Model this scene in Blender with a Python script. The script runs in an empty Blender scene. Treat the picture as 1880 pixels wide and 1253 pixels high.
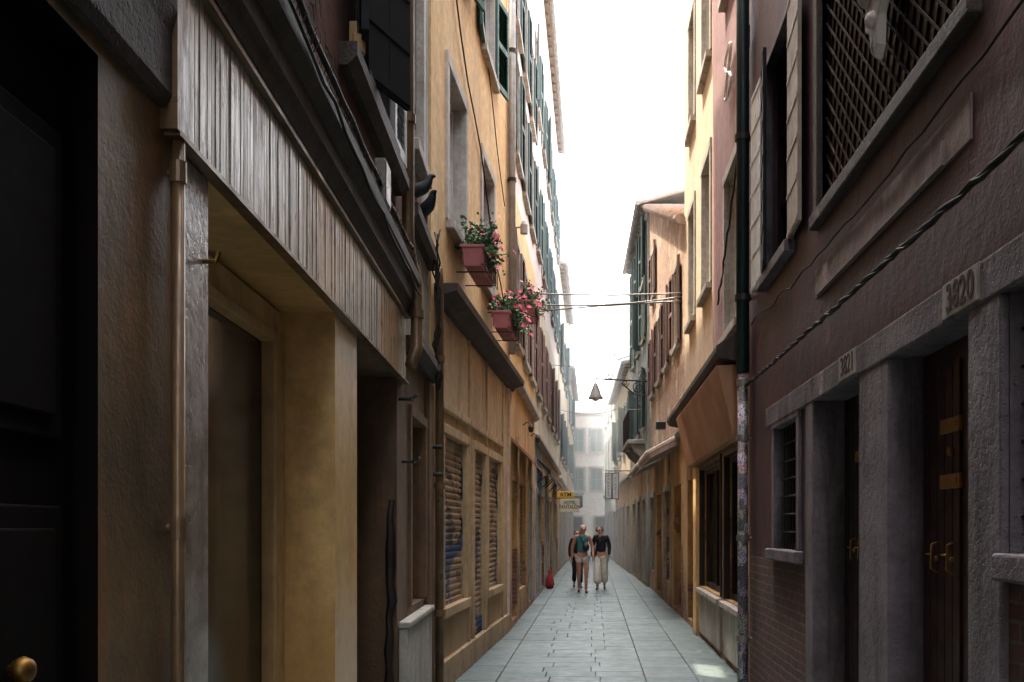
import bpy, bmesh, math, random
from mathutils import Vector, Matrix
random.seed(7)
scene=bpy.context.scene
COL=scene.collection
R=math.radians
# ------------------------------------------------------------------ materials
class G:
    def __init__(s,name):
        s.m=bpy.data.materials.new(name); s.m.use_nodes=True; s.nt=s.m.node_tree
        s.nt.nodes.clear()
        s.out=s.nt.nodes.new('ShaderNodeOutputMaterial')
        s.b=s.n('ShaderNodeBsdfPrincipled'); s.nt.links.new(s.b.outputs[0],s.out.inputs[0])
        s._pos=None
    def n(s,t,ins={},**props):
        nd=s.nt.nodes.new(t)
        for k,v in props.items(): setattr(nd,k,v)
        for k,v in ins.items(): s.set(nd,k,v)
        return nd
    def set(s,nd,k,v):
        if isinstance(v,bpy.types.NodeSocket): s.nt.links.new(v,nd.inputs[k])
        else:
            if isinstance(v,(tuple,list)) and len(v)==3 and nd.inputs[k].type=='RGBA': v=(*v,1)
            nd.inputs[k].default_value=v
    def pos(s):
        if s._pos is None: s._pos=s.n('ShaderNodeNewGeometry').outputs['Position']
        return s._pos
    def map(s,scale=(1,1,1),loc=(0,0,0),rot=(0,0,0),v=None):
        return s.n('ShaderNodeMapping',{'Vector':v or s.pos(),'Scale':scale,'Location':loc,'Rotation':rot}).outputs[0]
    def noise(s,scale,detail=5,rough=.55,v=None,dist=0):
        return s.n('ShaderNodeTexNoise',{'Vector':v or s.pos(),'Scale':scale,'Detail':min(detail,5),'Roughness':rough,'Distortion':dist}).outputs[0]
    def rng(s,v,a,b,c=0,d=1):
        return s.n('ShaderNodeMapRange',{0:v,1:a,2:b,3:c,4:d}).outputs[0]
    def mix(s,f,a,b,bt='MIX'):
        return s.n('ShaderNodeMixRGB',{'Fac':f,'Color1':a,'Color2':b},blend_type=bt).outputs[0]
    def math(s,op,a,b=0):
        return s.n('ShaderNodeMath',{0:a,1:b},operation=op).outputs[0]
    def bump(s,h,st=.3,dist=.02,prev=None):
        ins={'Height':h,'Strength':st,'Distance':dist}
        if prev: ins['Normal']=prev
        return s.n('ShaderNodeBump',ins).outputs[0]
    def fin(s,col=None,rough=None,nor=None,metal=None,spec=None):
        if col is not None: s.set(s.b,'Base Color',col)
        if rough is not None: s.set(s.b,'Roughness',rough)
        if nor is not None: s.set(s.b,'Normal',nor)
        if metal is not None: s.set(s.b,'Metallic',metal)
        if spec is not None: s.set(s.b,'Specular IOR Level',spec)
        return s.m
def sc(c,k): return tuple(min(1,x*k) for x in c)
def plaster(name,base,stain,dark,peel=None,peel_t=.62,streak=.8,bump=.5,rough=.85,dirt=1.3,s0=.7):
    g=G(name)
    n1=g.noise(s0,6,.6); n2=g.noise(1.0,8,.65,v=g.map((2.6,2.6,.45)))
    n3=g.noise(9,8,.7); n4=g.noise(70,3,.6)
    c=g.mix(g.rng(n1,.38,.64),base,stain)
    c=g.mix(g.math('MULTIPLY',g.rng(n2,.48,.74),streak),c,dark)
    c=g.mix(.75,c,g.mix(g.rng(n3,.3,.72),(.55,.55,.55),(1.12,1.1,1.06)),'MULTIPLY')
    z=g.n('ShaderNodeSeparateXYZ',{0:g.pos()}).outputs[2]
    dz=g.math('MULTIPLY',g.rng(z,0,dirt,1,0),g.rng(n3,.25,.6))
    c=g.mix(g.math('MULTIPLY',dz,.75),c,sc(dark,.6))
    h=g.math('ADD',g.math('MULTIPLY',n3,.7),g.math('MULTIPLY',n4,.25))
    if peel:
        pn=g.noise(1.1,10,.62,v=g.map((1,1,.8),(3,7,1)))
        lo=g.math('MULTIPLY',g.rng(z,0,2.2,1,0),.10)
        mk=g.rng(g.math('ADD',pn,lo),peel_t,peel_t+.015)
        sx=g.n('ShaderNodeSeparateXYZ',{0:g.pos()})
        v=g.n('ShaderNodeCombineXYZ',{0:sx.outputs[1],1:sx.outputs[2]}).outputs[0]
        br=g.n('ShaderNodeTexBrick',{'Vector':v,'Color1':peel,'Color2':sc(peel,.6),'Mortar':sc(peel,1.3),'Scale':1.0,'Mortar Size':.008,'Brick Width':.24,'Row Height':.075,'Mortar Smooth':.3})
        pc=g.mix(.8,br.outputs[0],g.mix(n3,(.4,.4,.4),(1.2,1.2,1.2)),'MULTIPLY')
        c=g.mix(mk,c,pc)
        h=g.math('SUBTRACT',h,g.math('MULTIPLY',mk,.9))
        h=g.math('SUBTRACT',h,g.math('MULTIPLY',g.math('MULTIPLY',mk,br.outputs[1]),.6))
    return g.fin(c,rough,g.bump(h,bump,.03))
def brickmat(name,c1,c2,mortar,dark=(.05,.03,.02),bump=.8,plast=None):
    g=G(name)
    sx=g.n('ShaderNodeSeparateXYZ',{0:g.pos()})
    v=g.n('ShaderNodeCombineXYZ',{0:g.math('ADD',sx.outputs[1],sx.outputs[0]),1:sx.outputs[2]}).outputs[0]
    v2=g.mix(.03,v,g.n('ShaderNodeTexNoise',{'Vector':g.pos(),'Scale':4.}).outputs[1])
    br=g.n('ShaderNodeTexBrick',{'Vector':v2,'Color1':c1,'Color2':c2,'Mortar':mortar,'Scale':1.0,'Mortar Size':.009,'Brick Width':.25,'Row Height':.072,'Mortar Smooth':.25,'Bias':-.2})
    n3=g.noise(7,8,.7); n5=g.noise(.8,7,.65)
    c=g.mix(.8,br.outputs[0],g.mix(g.rng(n3,.25,.75),(.45,.42,.4),(1.25,1.2,1.15)),'MULTIPLY')
    c=g.mix(g.math('MULTIPLY',g.rng(n5,.5,.7),.7),c,dark)
    h=g.math('SUBTRACT',g.math('MULTIPLY',n3,.6),g.math('MULTIPLY',br.outputs[1],.8))
    if plast:
        pk=g.rng(g.noise(.9,9,.65,v=g.map((1,1,1),(5,2,9))),.56,.58)
        c=g.mix(pk,c,g.mix(n3,plast,sc(plast,.6))); h=g.math('ADD',h,pk)
    return g.fin(c,.9,g.bump(h,bump,.03))
def stone(name,base,dark,bump=.4,rough=.7,sc2=1):
    g=G(name); n1=g.noise(2.5*sc2,7,.65); n2=g.noise(22,6,.7); n3=g.noise(1.2,8,.7,v=g.map((4,4,.7)))
    vo=g.n('ShaderNodeTexVoronoi',{'Vector':g.pos(),'Scale':38.}).outputs[0]
    c=g.mix(g.rng(n1,.35,.7),base,dark)
    c=g.mix(g.rng(n3,.50,.70,0,.8),c,sc(dark,.4))
    c=g.mix(.6,c,g.mix(g.rng(n2,.3,.7),(.5,.5,.5),(1.15,1.15,1.15)),'MULTIPLY')
    h=g.math('ADD',n2,g.rng(vo,0,.25,-.5,0))
    return g.fin(c,rough,g.bump(h,bump,.015))
def paint(name,base,dark,rough=.5,bump=.2,scale=6,metal=0.,amt=.8,spec=.5):
    g=G(name); n1=g.noise(scale,7,.65); n2=g.noise(3,7,.7,v=g.map((5,5,.6)))
    c=g.mix(g.rng(n1,.4,.75,0,amt),base,dark); c=g.mix(g.rng(n2,.5,.75,0,amt),c,dark)
    return g.fin(c,g.rng(n1,.3,.7,rough-.1,rough+.15),g.bump(n1,bump,.01),metal,spec)
def flat(name,c,rough=.6,metal=0.,spec=.5):
    g=G(name); n=g.noise(15,3)
    return g.fin(g.mix(g.rng(n,.3,.7),sc(c,.8),sc(c,1.1)),rough,None,metal,spec)
MT={}
def A(k,m): MT[k]=m; return m
A('yellow',plaster('yellow_plaster',(.82,.56,.26),(.76,.48,.20),(.46,.31,.17),streak=.6,bump=.25,dirt=.1))
A('tan',plaster('tan_plaster',(.66,.46,.26),(.52,.35,.18),(.18,.11,.065),streak=1,bump=.35))
A('ochre',plaster('ochre_plaster',(.70,.42,.17),(.54,.31,.12),(.15,.085,.045),peel=(.26,.13,.08),peel_t=.60))
A('pink',plaster('pink_plaster',(.78,.67,.62),(.72,.59,.55),(.5,.41,.38),streak=.5,bump=.25,dirt=.1))  # whitened to suggest haze over the further facades
A('hazepink',plaster('haze_paled_plaster',(.72,.70,.67),(.67,.63,.60),(.5,.48,.46),streak=.5,bump=.2,dirt=.1))  # distance haze put into the colour of the end wall
A('cream',plaster('cream_plaster',(.74,.63,.48),(.63,.52,.38),(.36,.29,.22),streak=.6,bump=.3))
A('rust',plaster('rust_plaster',(.18,.062,.034),(.115,.041,.025),(.03,.017,.013),peel=(.09,.06,.04),peel_t=.60,bump=.7,dirt=.1))
A('stained',plaster('stained_plaster',(.16,.095,.036),(.075,.052,.026),(.24,.08,.016),streak=1,bump=.25,s0=2.6,rough=.5))
A('greyp',plaster('grey_plaster',(.36,.33,.28),(.28,.25,.2),(.12,.09,.06),peel=(.2,.15,.1),peel_t=.64,bump=.5))
A('brownp',plaster('brown_plaster',(.21,.12,.06),(.135,.075,.04),(.035,.022,.015),bump=.6))
A('shopcream',plaster('shop_cream_paint',(.78,.50,.21),(.64,.38,.14),(.36,.185,.055),streak=.6,bump=.15,rough=.3,s0=1.2))
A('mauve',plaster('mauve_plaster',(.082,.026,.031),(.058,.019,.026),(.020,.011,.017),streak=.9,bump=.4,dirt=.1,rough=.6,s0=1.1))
A('mauve2',plaster('shade_purple_ochre_plaster',(.38,.22,.19),(.30,.16,.16),(.16,.085,.10),streak=.8,bump=.4,dirt=.1))  # purple is the shadow on the ochre wall, put into its colour
A('ochre2',plaster('pale_ochre_plaster',(.70,.53,.36),(.62,.45,.30),(.38,.27,.19),streak=.7,bump=.3,dirt=.1))
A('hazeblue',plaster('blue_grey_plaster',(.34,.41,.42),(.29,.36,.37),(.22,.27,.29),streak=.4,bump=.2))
A('teal',plaster('worn_green_grey_plaster',(.40,.46,.44),(.33,.39,.37),(.18,.21,.20),streak=.8,bump=.4))  # lightened so the colour carries some distance haze
A('whitepl',plaster('white_plaster_band',(.32,.25,.22),(.24,.17,.155),(.08,.055,.055),streak=1,bump=.5,dirt=.1))
A('whiterev',plaster('white_reveal_plaster',(.6,.56,.5),(.5,.45,.4),(.25,.2,.17),streak=.8,bump=.3,dirt=.1))
A('brick',brickmat('worn_brick',(.12,.045,.03),(.075,.033,.024),(.13,.10,.085)))
A('brickpale',brickmat('pale_worn_brick',(.50,.30,.19),(.36,.21,.14),(.58,.49,.37),(.26,.17,.12),plast=(.72,.58,.42)))
A('stone',stone('pale_stone',(.50,.46,.40),(.32,.28,.23)))
A('platestone',stone('number_plate_stone',(.42,.38,.33),(.27,.24,.21),bump=.2))
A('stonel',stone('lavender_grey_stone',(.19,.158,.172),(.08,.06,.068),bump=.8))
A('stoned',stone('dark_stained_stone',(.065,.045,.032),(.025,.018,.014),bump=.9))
A('marble',stone('glossy_marble',(.36,.31,.25),(.10,.07,.05),bump=.35,rough=.2,sc2=2))
A('black',paint('black_lacquer',(.004,.0028,.0022),(.006,.004,.003),.85,.05,spec=.06))
A('darkwood',paint('dark_wood',(.022,.012,.009),(.010,.006,.005),.5,.2,spec=.3))
A('browndoor',paint('brown_door_wood',(.036,.0125,.0085),(.017,.007,.005),.4,.2,spec=.35))
A('shgreen',paint('dark_green_paint',(.07,.10,.095),(.04,.06,.058),.75))  # muted and paler, imitating haze on the upper shutters further off
A('shfar',paint('hazed_green_grey_paint',(.13,.18,.17),(.09,.125,.12),.7))  # green greyed as if seen through haze, for distant shutters
A('shpalefar',paint('haze_paled_green_paint',(.26,.36,.34),(.2,.28,.27),.7))  # paler still: painted-in haze for windows and shutters at the far end
A('shteal',paint('green_shutter_paint',(.03,.10,.08),(.02,.06,.05),.6))
A('shbrown',paint('brown_shutter_paint',(.23,.145,.12),(.14,.085,.07),.65))
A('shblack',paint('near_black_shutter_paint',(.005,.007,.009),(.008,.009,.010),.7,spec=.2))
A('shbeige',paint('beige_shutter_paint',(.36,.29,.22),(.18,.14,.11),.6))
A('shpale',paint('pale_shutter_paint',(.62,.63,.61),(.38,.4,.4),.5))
A('trim',paint('cream_frame_paint',(.54,.34,.15),(.32,.19,.08),.4,.1))
A('white',paint('white_frame_paint',(.7,.68,.62),(.48,.44,.4),.5,.1))
A('metal',paint('worn_grey_metal',(.26,.24,.21),(.11,.08,.055),.45,.2,metal=.4))
g=G('ribbed_white_metal'); n1=g.noise(3,5,.7,v=g.map((1,16,.7))); n2=g.noise(1.1,4); n3=g.noise(14,5,.7,v=g.map((1,1,.5)))
c=g.mix(g.rng(n1,.38,.66),(.60,.59,.54),(.14,.10,.065)); c=g.mix(g.rng(n2,.45,.6,0,.7),c,(.50,.30,.12)); c=g.mix(g.rng(n3,.53,.66,0,.85),c,(.08,.055,.035))
A('fascia',g.fin(c,g.rng(n1,.3,.7,.22,.5),g.bump(n3,.2,.01),.35))
A('rollm',paint('roller_metal',(.30,.22,.15),(.12,.075,.045),.45,.2,metal=.3))
A('pipe',paint('bronze_pipe_paint',(.20,.12,.06),(.075,.04,.02),.35,.2,metal=.3))
A('pipegreen',paint('dark_green_pipe_paint',(.006,.03,.028),(.005,.010,.010),.4,.2,metal=.1))
A('pipegrey',paint('grey_pipe',(.35,.33,.31),(.18,.15,.13),.5,.2,metal=.2))
A('iron',paint('black_iron',(.02,.022,.022),(.04,.03,.022),.5,.2,metal=.5))
A('cable',flat('black_cable',(.010,.009,.009),.6,spec=.3))
A('brass',flat('brass',(.2,.105,.028),.5,1.)); A('brassp',flat('worn_brass_plate',(.34,.16,.035),.45,.3))
A('terra',paint('terracotta_plastic',(.42,.13,.13),(.3,.09,.09),.6))
A('tile',paint('roof_tile_clay',(.42,.33,.28),(.22,.17,.14),.85,.6,scale=5))
A('eavew',paint('weathered_eave_boards',(.30,.25,.21),(.17,.14,.12),.8,.3))
A('awning',paint('dark_awning_cloth',(.06,.045,.04),(.03,.025,.025),.9))
A('orange',paint('orange_brown_signboard',(.42,.21,.11),(.27,.12,.065),.6,.1,scale=2))
A('glass',G('dark_window_glass').fin((.010,.013,.015),.08,None,0.,.4))
A('glass2',G('shop_window_glass').fin((.016,.012,.006),.15,None,0.,.35))
A('signwhite',flat('white_sign',(.82,.8,.74),.4)); A('signyellow',flat('yellow_sign',(.85,.48,.03),.4)); A('signcream',flat('cream_sign',(.78,.7,.48),.5))
A('ink',flat('black_lettering',(.012,.012,.015),.5)); A('inkbrown',flat('dark_carved_lettering',(.025,.012,.014),.7))
A('gold',flat('gold_marker_ink',(.6,.38,.08),.4))
A('skin',flat('skin',(.46,.21,.13),.5)); A('hairg',flat('grey_blond_hair',(.55,.45,.36),.7)); A('haird',flat('dark_hair',(.03,.02,.015),.6))
A('ctop',flat('green_cloth',(.05,.17,.155),.9)); A('cblack',flat('black_cloth',(.010,.010,.012),.9)); A('ccream',flat('cream_cloth',(.78,.70,.58),.9))
A('cshort',flat('beige_pink_cloth',(.72,.62,.58),.9)); A('cred',flat('red_cloth',(.30,.02,.02),.8)); A('leather',flat('dark_leather',(.03,.018,.015),.5))
A('leaf',flat('leaf_green',(.08,.17,.05),.5)); A('leaf2',flat('leaf_dark_green',(.03,.08,.04),.5)); A('flower',flat('pink_red_petals',(.75,.05,.13),.5)); A('flower2',flat('pink_petals',(.8,.2,.25),.5))
A('pigeon',flat('pigeon_dark_feathers',(.015,.017,.024),.6))
g=G('sticker_covered_pipe'); vo=g.n('ShaderNodeTexVoronoi',{'Vector':g.map((16,16,11)),'Scale':1.},feature='F1',distance='CHEBYCHEV')
hs=g.n('ShaderNodeHueSaturation',{'Color':vo.outputs['Color'],'Saturation':.4,'Value':.6}).outputs[0]
b1=g.n('ShaderNodeSeparateColor',{0:vo.outputs['Color']}).outputs[0]
c=g.mix(g.rng(b1,.42,.45),(.13,.12,.13),hs); c=g.mix(g.rng(g.noise(60,3),.50,.54,0,.85),c,(.03,.03,.04)); A('sticker',g.fin(c,.5))
g=G('graffiti_roller_metal'); z=g.n('ShaderNodeSeparateXYZ',{0:g.pos()}).outputs[2]
w=g.n('ShaderNodeTexWave',{'Vector':g.map((1,1,.8)),'Scale':.9,'Distortion':12.,'Detail':1.,'Detail Scale':1.2}).outputs['Fac']
mk=g.math('MULTIPLY',g.rng(w,.74,.78),g.rng(z,1.8,1.4))
w2=g.n('ShaderNodeTexWave',{'Vector':g.map((1,1,1),(4,5,2)),'Scale':1.0,'Distortion':14.,'Detail':1.,'Detail Scale':1.2}).outputs['Fac']
mk2=g.math('MULTIPLY',g.rng(w2,.90,.92),g.rng(z,2.7,2.4))
c=g.mix(g.rng(g.noise(2,5,.65,v=g.map((1,1,2.5))),.35,.7),(.42,.29,.18),(.22,.13,.075)); c=g.mix(mk,c,(.02,.06,.16)); c=g.mix(mk2,c,(.02,.018,.02))
A('graff',g.fin(c,.45,None,.15))
g=G('poster_covered_wall'); vo=g.n('ShaderNodeTexVoronoi',{'Vector':g.map((3,3,2.4)),'Scale':1.},distance='CHEBYCHEV')
hs=g.n('ShaderNodeHueSaturation',{'Color':vo.outputs['Color'],'Saturation':.35,'Value':.6}).outputs[0]
c=g.mix(g.rng(g.noise(45,3),.5,.53,0,.7),hs,(.08,.07,.06)); A('poster',g.fin(c,.8))
g=G('trachyte_paving'); at=g.n('ShaderNodeAttribute',attribute_name='tone').outputs['Fac']
n=g.noise(1.3,7,.6); n2=g.noise(28,7,.7); n3=g.noise(5,5,.6)
c=g.mix(at,(.085,.122,.118),(.15,.19,.182)); c=g.mix(g.rng(n,.4,.7,0,.6),c,(.07,.09,.083))
c=g.mix(.7,c,g.mix(g.rng(n2,.3,.7),(.6,.6,.6),(1.15,1.15,1.15)),'MULTIPLY')
A('pave',g.fin(c,g.rng(n3,.3,.7,.32,.6),g.bump(g.math('ADD',g.math('MULTIPLY',n2,.5),n3),.35,.02)))
A('ground',stone('ground_dark_grout',(.09,.11,.10),(.06,.07,.065)))

# ------------------------------------------------------------------ geometry helpers
class F:
    def __init__(s,a,b,sg): s.a,s.b,s.sg=a,b,sg; s.out=Vector((sg,0,0)); s.al=Vector((b,1,0)).normalized()
    def p(s,y,n,z): return Vector((s.a+s.b*y+s.sg*n,y,z))
class OF:
    def __init__(s,O,e1,e2,e3=(0,0,1)): s.O,s.e1,s.e2,s.e3=Vector(O),Vector(e1).normalized(),Vector(e2).normalized(),Vector(e3).normalized(); s.out=s.e2; s.al=s.e1
    def p(s,a,b,c): return s.O+s.e1*a+s.e2*b+s.e3*c
W=OF((0,0,0),(1,0,0),(0,1,0))
def link(o,parent,c):
    COL.objects.link(o)
    if parent is not None:
        base=Vector((0,0,0)); q=parent
        while q is not None: base+=q.location; q=q.parent
        o.parent=parent; o.location=c-base
    else: o.location=c
class M:
    def __init__(s): s.v=[];s.f=[];s.mi=[];s.tone=[]
    def add(s,vs,fs,mi=0):
        k=len(s.v); s.v+= [Vector(v) for v in vs]
        for f in fs: s.f.append([k+i for i in f]); s.mi.append(mi)
    def quad(s,a,b,c,d,mi=0): s.add([a,b,c,d],[(0,1,2,3)],mi)
    def box(s,f,a0,a1,b0,b1,c0,c1,mi=0):
        vs=[f.p(a,b,c) for c in (c0,c1) for b in (b0,b1) for a in (a0,a1)]
        s.add(vs,[(0,1,3,2),(4,6,7,5),(0,4,5,1),(2,3,7,6),(0,2,6,4),(1,5,7,3)],mi)
    def tube(s,pts,r,seg=8,mi=0,cap=True):
        pts=[Vector(p) for p in pts]; rr=r if isinstance(r,(list,tuple)) else [r]*len(pts)
        k=len(s.v); up=None
        for i,p in enumerate(pts):
            t=(pts[min(i+1,len(pts)-1)]-pts[max(i-1,0)]).normalized()
            if up is None: up=t.orthogonal().normalized()
            up=(up-t*up.dot(t)); up=up.normalized() if up.length>1e-5 else t.orthogonal().normalized()
            sd=t.cross(up)
            for j in range(seg):
                an=2*math.pi*j/seg; s.v.append(p+(up*math.cos(an)+sd*math.sin(an))*rr[i])
        for i in range(len(pts)-1):
            for j in range(seg):
                a=k+i*seg+j;b=k+i*seg+(j+1)%seg; s.f.append([a,b,b+seg,a+seg]); s.mi.append(mi)
        if cap:
            s.f.append([k+j for j in range(seg)]); s.mi.append(mi)
            e=k+(len(pts)-1)*seg; s.f.append([e+j for j in range(seg)]); s.mi.append(mi)
    def lathe(s,c,prof,seg=16,mi=0):
        k=len(s.v); c=Vector(c)
        for r,z in prof:
            for j in range(seg):
                an=2*math.pi*j/seg; s.v.append(c+Vector((r*math.cos(an),r*math.sin(an),z)))
        for i in range(len(prof)-1):
            for j in range(seg):
                a=k+i*seg+j;b=k+i*seg+(j+1)%seg; s.f.append([a,b,b+seg,a+seg]); s.mi.append(mi)
    def build(s,name,parent=None,mats=('stone',),bevel=0,smooth=False,label=None,category=None,group=None,kind=None,norm=True):
        me=bpy.data.meshes.new(name)
        lo=Vector((min(v.x for v in s.v),min(v.y for v in s.v),min(v.z for v in s.v))); hi=Vector((max(v.x for v in s.v),max(v.y for v in s.v),max(v.z for v in s.v)))
        c=(lo+hi)/2; c.z=lo.z
        me.from_pydata([v-c for v in s.v],[],s.f)
        for m in mats: me.materials.append(MT[m] if isinstance(m,str) else m)
        for p,mi in zip(me.polygons,s.mi): p.material_index=mi; p.use_smooth=smooth
        if norm:
            bm=bmesh.new(); bm.from_mesh(me); bmesh.ops.recalc_face_normals(bm,faces=bm.faces); bm.to_mesh(me); bm.free()
        if s.tone:
            at=me.attributes.new('tone','FLOAT','FACE')
            for i,t in enumerate(s.tone): at.data[i].value=t
        o=bpy.data.objects.new(name,me); link(o,parent,c)
        if bevel:
            bv=o.modifiers.new('bevel','BEVEL'); bv.width=bevel; bv.segments=2; bv.limit_method='ANGLE'
        if label: o['label']=label
        if category: o['category']=category
        if group: o['group']=group
        if kind: o['kind']=kind
        return o
def thing(name,label,category,loc,group=None):
    e=bpy.data.objects.new(name,None); e.empty_display_size=.2; COL.objects.link(e); e.location=loc
    e['label']=label; e['category']=category
    if group: e['group']=group
    return e
def text(name,body,size,O,e1,up,nrm,mat,parent,ext=.004,squash=1.,bold=0.0):
    cu=bpy.data.curves.new(name,'FONT'); cu.body=body; cu.size=size; cu.extrude=ext; cu.align_x='CENTER'; cu.align_y='CENTER'; cu.space_line=.85; cu.offset=bold
    t=bpy.data.objects.new(name+'_t',cu); COL.objects.link(t)
    dg=bpy.context.evaluated_depsgraph_get(); dg.update()
    me=bpy.data.meshes.new_from_object(t.evaluated_get(dg)); bpy.data.objects.remove(t); bpy.data.curves.remove(cu)
    e1,up,nrm=Vector(e1),Vector(up),Vector(nrm)
    m=M(); O=Vector(O)
    m.v=[O+e1*v.co.x*squash+up*v.co.y+nrm*v.co.z for v in me.vertices]; m.f=[list(p.vertices) for p in me.polygons]; m.mi=[0]*len(m.f)
    return m.build(name,parent,(mat,))
def facade(m,f,y0,y1,z0,z1,holes=(),mi=0,rmi=None):
    # hole: (ya,yb,za,zb,depth[,open edges]) 'o' = open right through a thin wall
    rmi=mi if rmi is None else rmi
    ys=sorted({y0,y1}|{y for h in holes for y in h[:2] if y0<y<y1}); zs=sorted({z0,z1}|{z for h in holes for z in h[2:4] if z0<z<z1})
    for i in range(len(ys)-1):
        for j in range(len(zs)-1):
            cy=(ys[i]+ys[i+1])/2; cz=(zs[j]+zs[j+1])/2
            if any(h[0]<cy<h[1] and h[2]<cz<h[3] for h in holes): continue
            m.quad(f.p(ys[i],0,zs[j]),f.p(ys[i+1],0,zs[j]),f.p(ys[i+1],0,zs[j+1]),f.p(ys[i],0,zs[j+1]),mi)
    for h in holes:
        a,b,c,d,t=h[:5]; t=-(t+.03); op=h[5] if len(h)>5 else ''
        if 'o' in op: continue
        for k,(p,q) in zip('brtl',(((a,c),(b,c)),((b,c),(b,d)),((b,d),(a,d)),((a,d),(a,c)))):
            if k in op: continue
            m.quad(f.p(p[0],0,p[1]),f.p(q[0],0,q[1]),f.p(q[0],t,q[1]),f.p(p[0],t,p[1]),rmi)
        m.quad(f.p(a,t,c),f.p(b,t,c),f.p(b,t,d),f.p(a,t,d),rmi)
def body(m,f,y0,y1,z1,T=5,mi=0,z1b=None):
    z1b=z1 if z1b is None else z1b
    m.quad(f.p(y0,0,0),f.p(y0,-T,0),f.p(y0,-T,z1),f.p(y0,0,z1),mi); m.quad(f.p(y1,0,0),f.p(y1,-T,0),f.p(y1,-T,z1b),f.p(y1,0,z1b),mi)
    m.quad(f.p(y0,-T,0),f.p(y1,-T,0),f.p(y1,-T,z1b),f.p(y0,-T,z1),mi); m.quad(f.p(y0,0,z1),f.p(y1,0,z1b),f.p(y1,-T,z1b),f.p(y0,-T,z1),mi)
def window(h,f,y0,y1,z0,z1,d=.15,fm='white',gm='glass',bars=(2,2),sill='stone',sur=None,fw=.05,name='window',surw=.12,grille=False):
    m=M(); m.box(f,y0-.01,y1+.01,-d-.012,-d,z0-.01,z1+.01); w=m.build(name,h,(gm,))
    m=M(); e=.003
    m.box(f,y0+e,y0+fw,-d+.001,-d+.05,z0+e,z1-e); m.box(f,y1-fw,y1-e,-d+.001,-d+.05,z0+e,z1-e)
    m.box(f,y0+fw,y1-fw,-d+.001,-d+.05,z0+e,z0+fw); m.box(f,y0+fw,y1-fw,-d+.001,-d+.05,z1-fw,z1-e)
    for i in range(1,bars[0]):
        y=y0+(y1-y0)*i/bars[0]; m.box(f,y-.025,y+.025,-d+.002,-d+.045,z0+fw,z1-fw)
    for i in range(1,bars[1]):
        z=z0+(z1-z0)*i/bars[1]; m.box(f,y0+fw,y1-fw,-d+.003,-d+.038,z-.018,z+.018)
    m.build('frame',w,(fm,))
    if sill:
        m=M(); m.box(f,y0-.1,y1+.1,-.04,.085,z0-.09,z0+.004); m.build('sill',w,(sill,),bevel=.008)
    if sur:
        m=M(); q=surw; m.box(f,y0-q,y0+.004,-.05,.025,z0+.006,z1); m.box(f,y1-.004,y1+q,-.05,.025,z0+.006,z1); m.box(f,y0-q,y1+q,-.05,.03,z1-.004,z1+q)
        m.build('surround',w,(sur,),bevel=.006)
    if grille:
        m=M(); k=int((y1-y0)/.12)
        for i in range(1,k+1):
            y=y0+(y1-y0)*i/(k+1); m.tube([f.p(y,-.05,z0),f.p(y,-.05,z1)],.008,6)
        kz=int((z1-z0)/.16)
        for i in range(1,kz+1):
            z=z0+(z1-z0)*i/(kz+1); m.tube([f.p(y0,-.05,z),f.p(y1,-.05,z)],.008,6)
        m.build('grille',w,('iron',))
    return w
def shutter(h,f,hy,dr,w,z0,z1,ang,mat,style='louver',label=None,off=.02):
    a=R(ang); e1=f.al*dr*math.cos(a)+f.out*math.sin(a); e2=f.out*math.cos(a)-f.al*dr*math.sin(a)
    q=OF(f.p(hy,off,0),e1,e2); m=M(); t=.04
    if style=='louver':
        m.box(q,0,.06,0,t,z0,z1); m.box(q,w-.06,w,0,t,z0,z1); zm=(z0+z1)/2
        for a0,a1 in ((z0,z0+.08),(zm-.04,zm+.04),(z1-.07,z1)): m.box(q,.06,w-.06,.001,t-.001,a0,a1)
        z=z0+.1
        while z<z1-.09:
            if abs(z-zm)>.055:
                vs=[q.p(.06,.004,z+.032),q.p(w-.06,.004,z+.032),q.p(w-.06,.034,z),q.p(.06,.034,z)]; m.quad(*vs)
                m.quad(*[v+Vector((0,0,.007)) for v in vs])
            z+=.052
        m.quad(q.p(.06,.002,z0+.08),q.p(w-.06,.002,z0+.08),q.p(w-.06,.002,z1-.07),q.p(.06,.002,z1-.07))
    else:
        k=max(2,int(w/.2))
        for i in range(k): m.box(q,i*w/k+.003,(i+1)*w/k-.003,0,.03,z0,z1)
        kz=7
        for i in range(kz):
            z=z0+.02+(z1-z0-.08)*i/(kz-1); m.box(q,.01,w-.01,.03,.036,z,z+.03)
    m.tube([q.p(.0,.0,z0+.2),q.p(-.02,-.015,z0+.2)],.012,6); m.tube([q.p(.0,.0,z1-.2),q.p(-.02,-.015,z1-.2)],.012,6)
    return m.build('shutter',h,(mat,),label=label)
def cornice(h,f,y0,y1,z,prof,mat='stone',name='cornice'):
    m=M(); pr=[(-.05,prof[0][1])]+prof+[(-.05,prof[-1][1])]
    A0=[f.p(y0,n,z+d) for n,d in pr]; B0=[f.p(y1,n,z+d) for n,d in pr]; k=len(pr)
    m.add(A0+B0,[(i,(i+1)%k,k+(i+1)%k,k+i) for i in range(k)]+[tuple(range(k)),tuple(range(k,2*k))])
    return m.build(name,h,(mat,))
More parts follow.
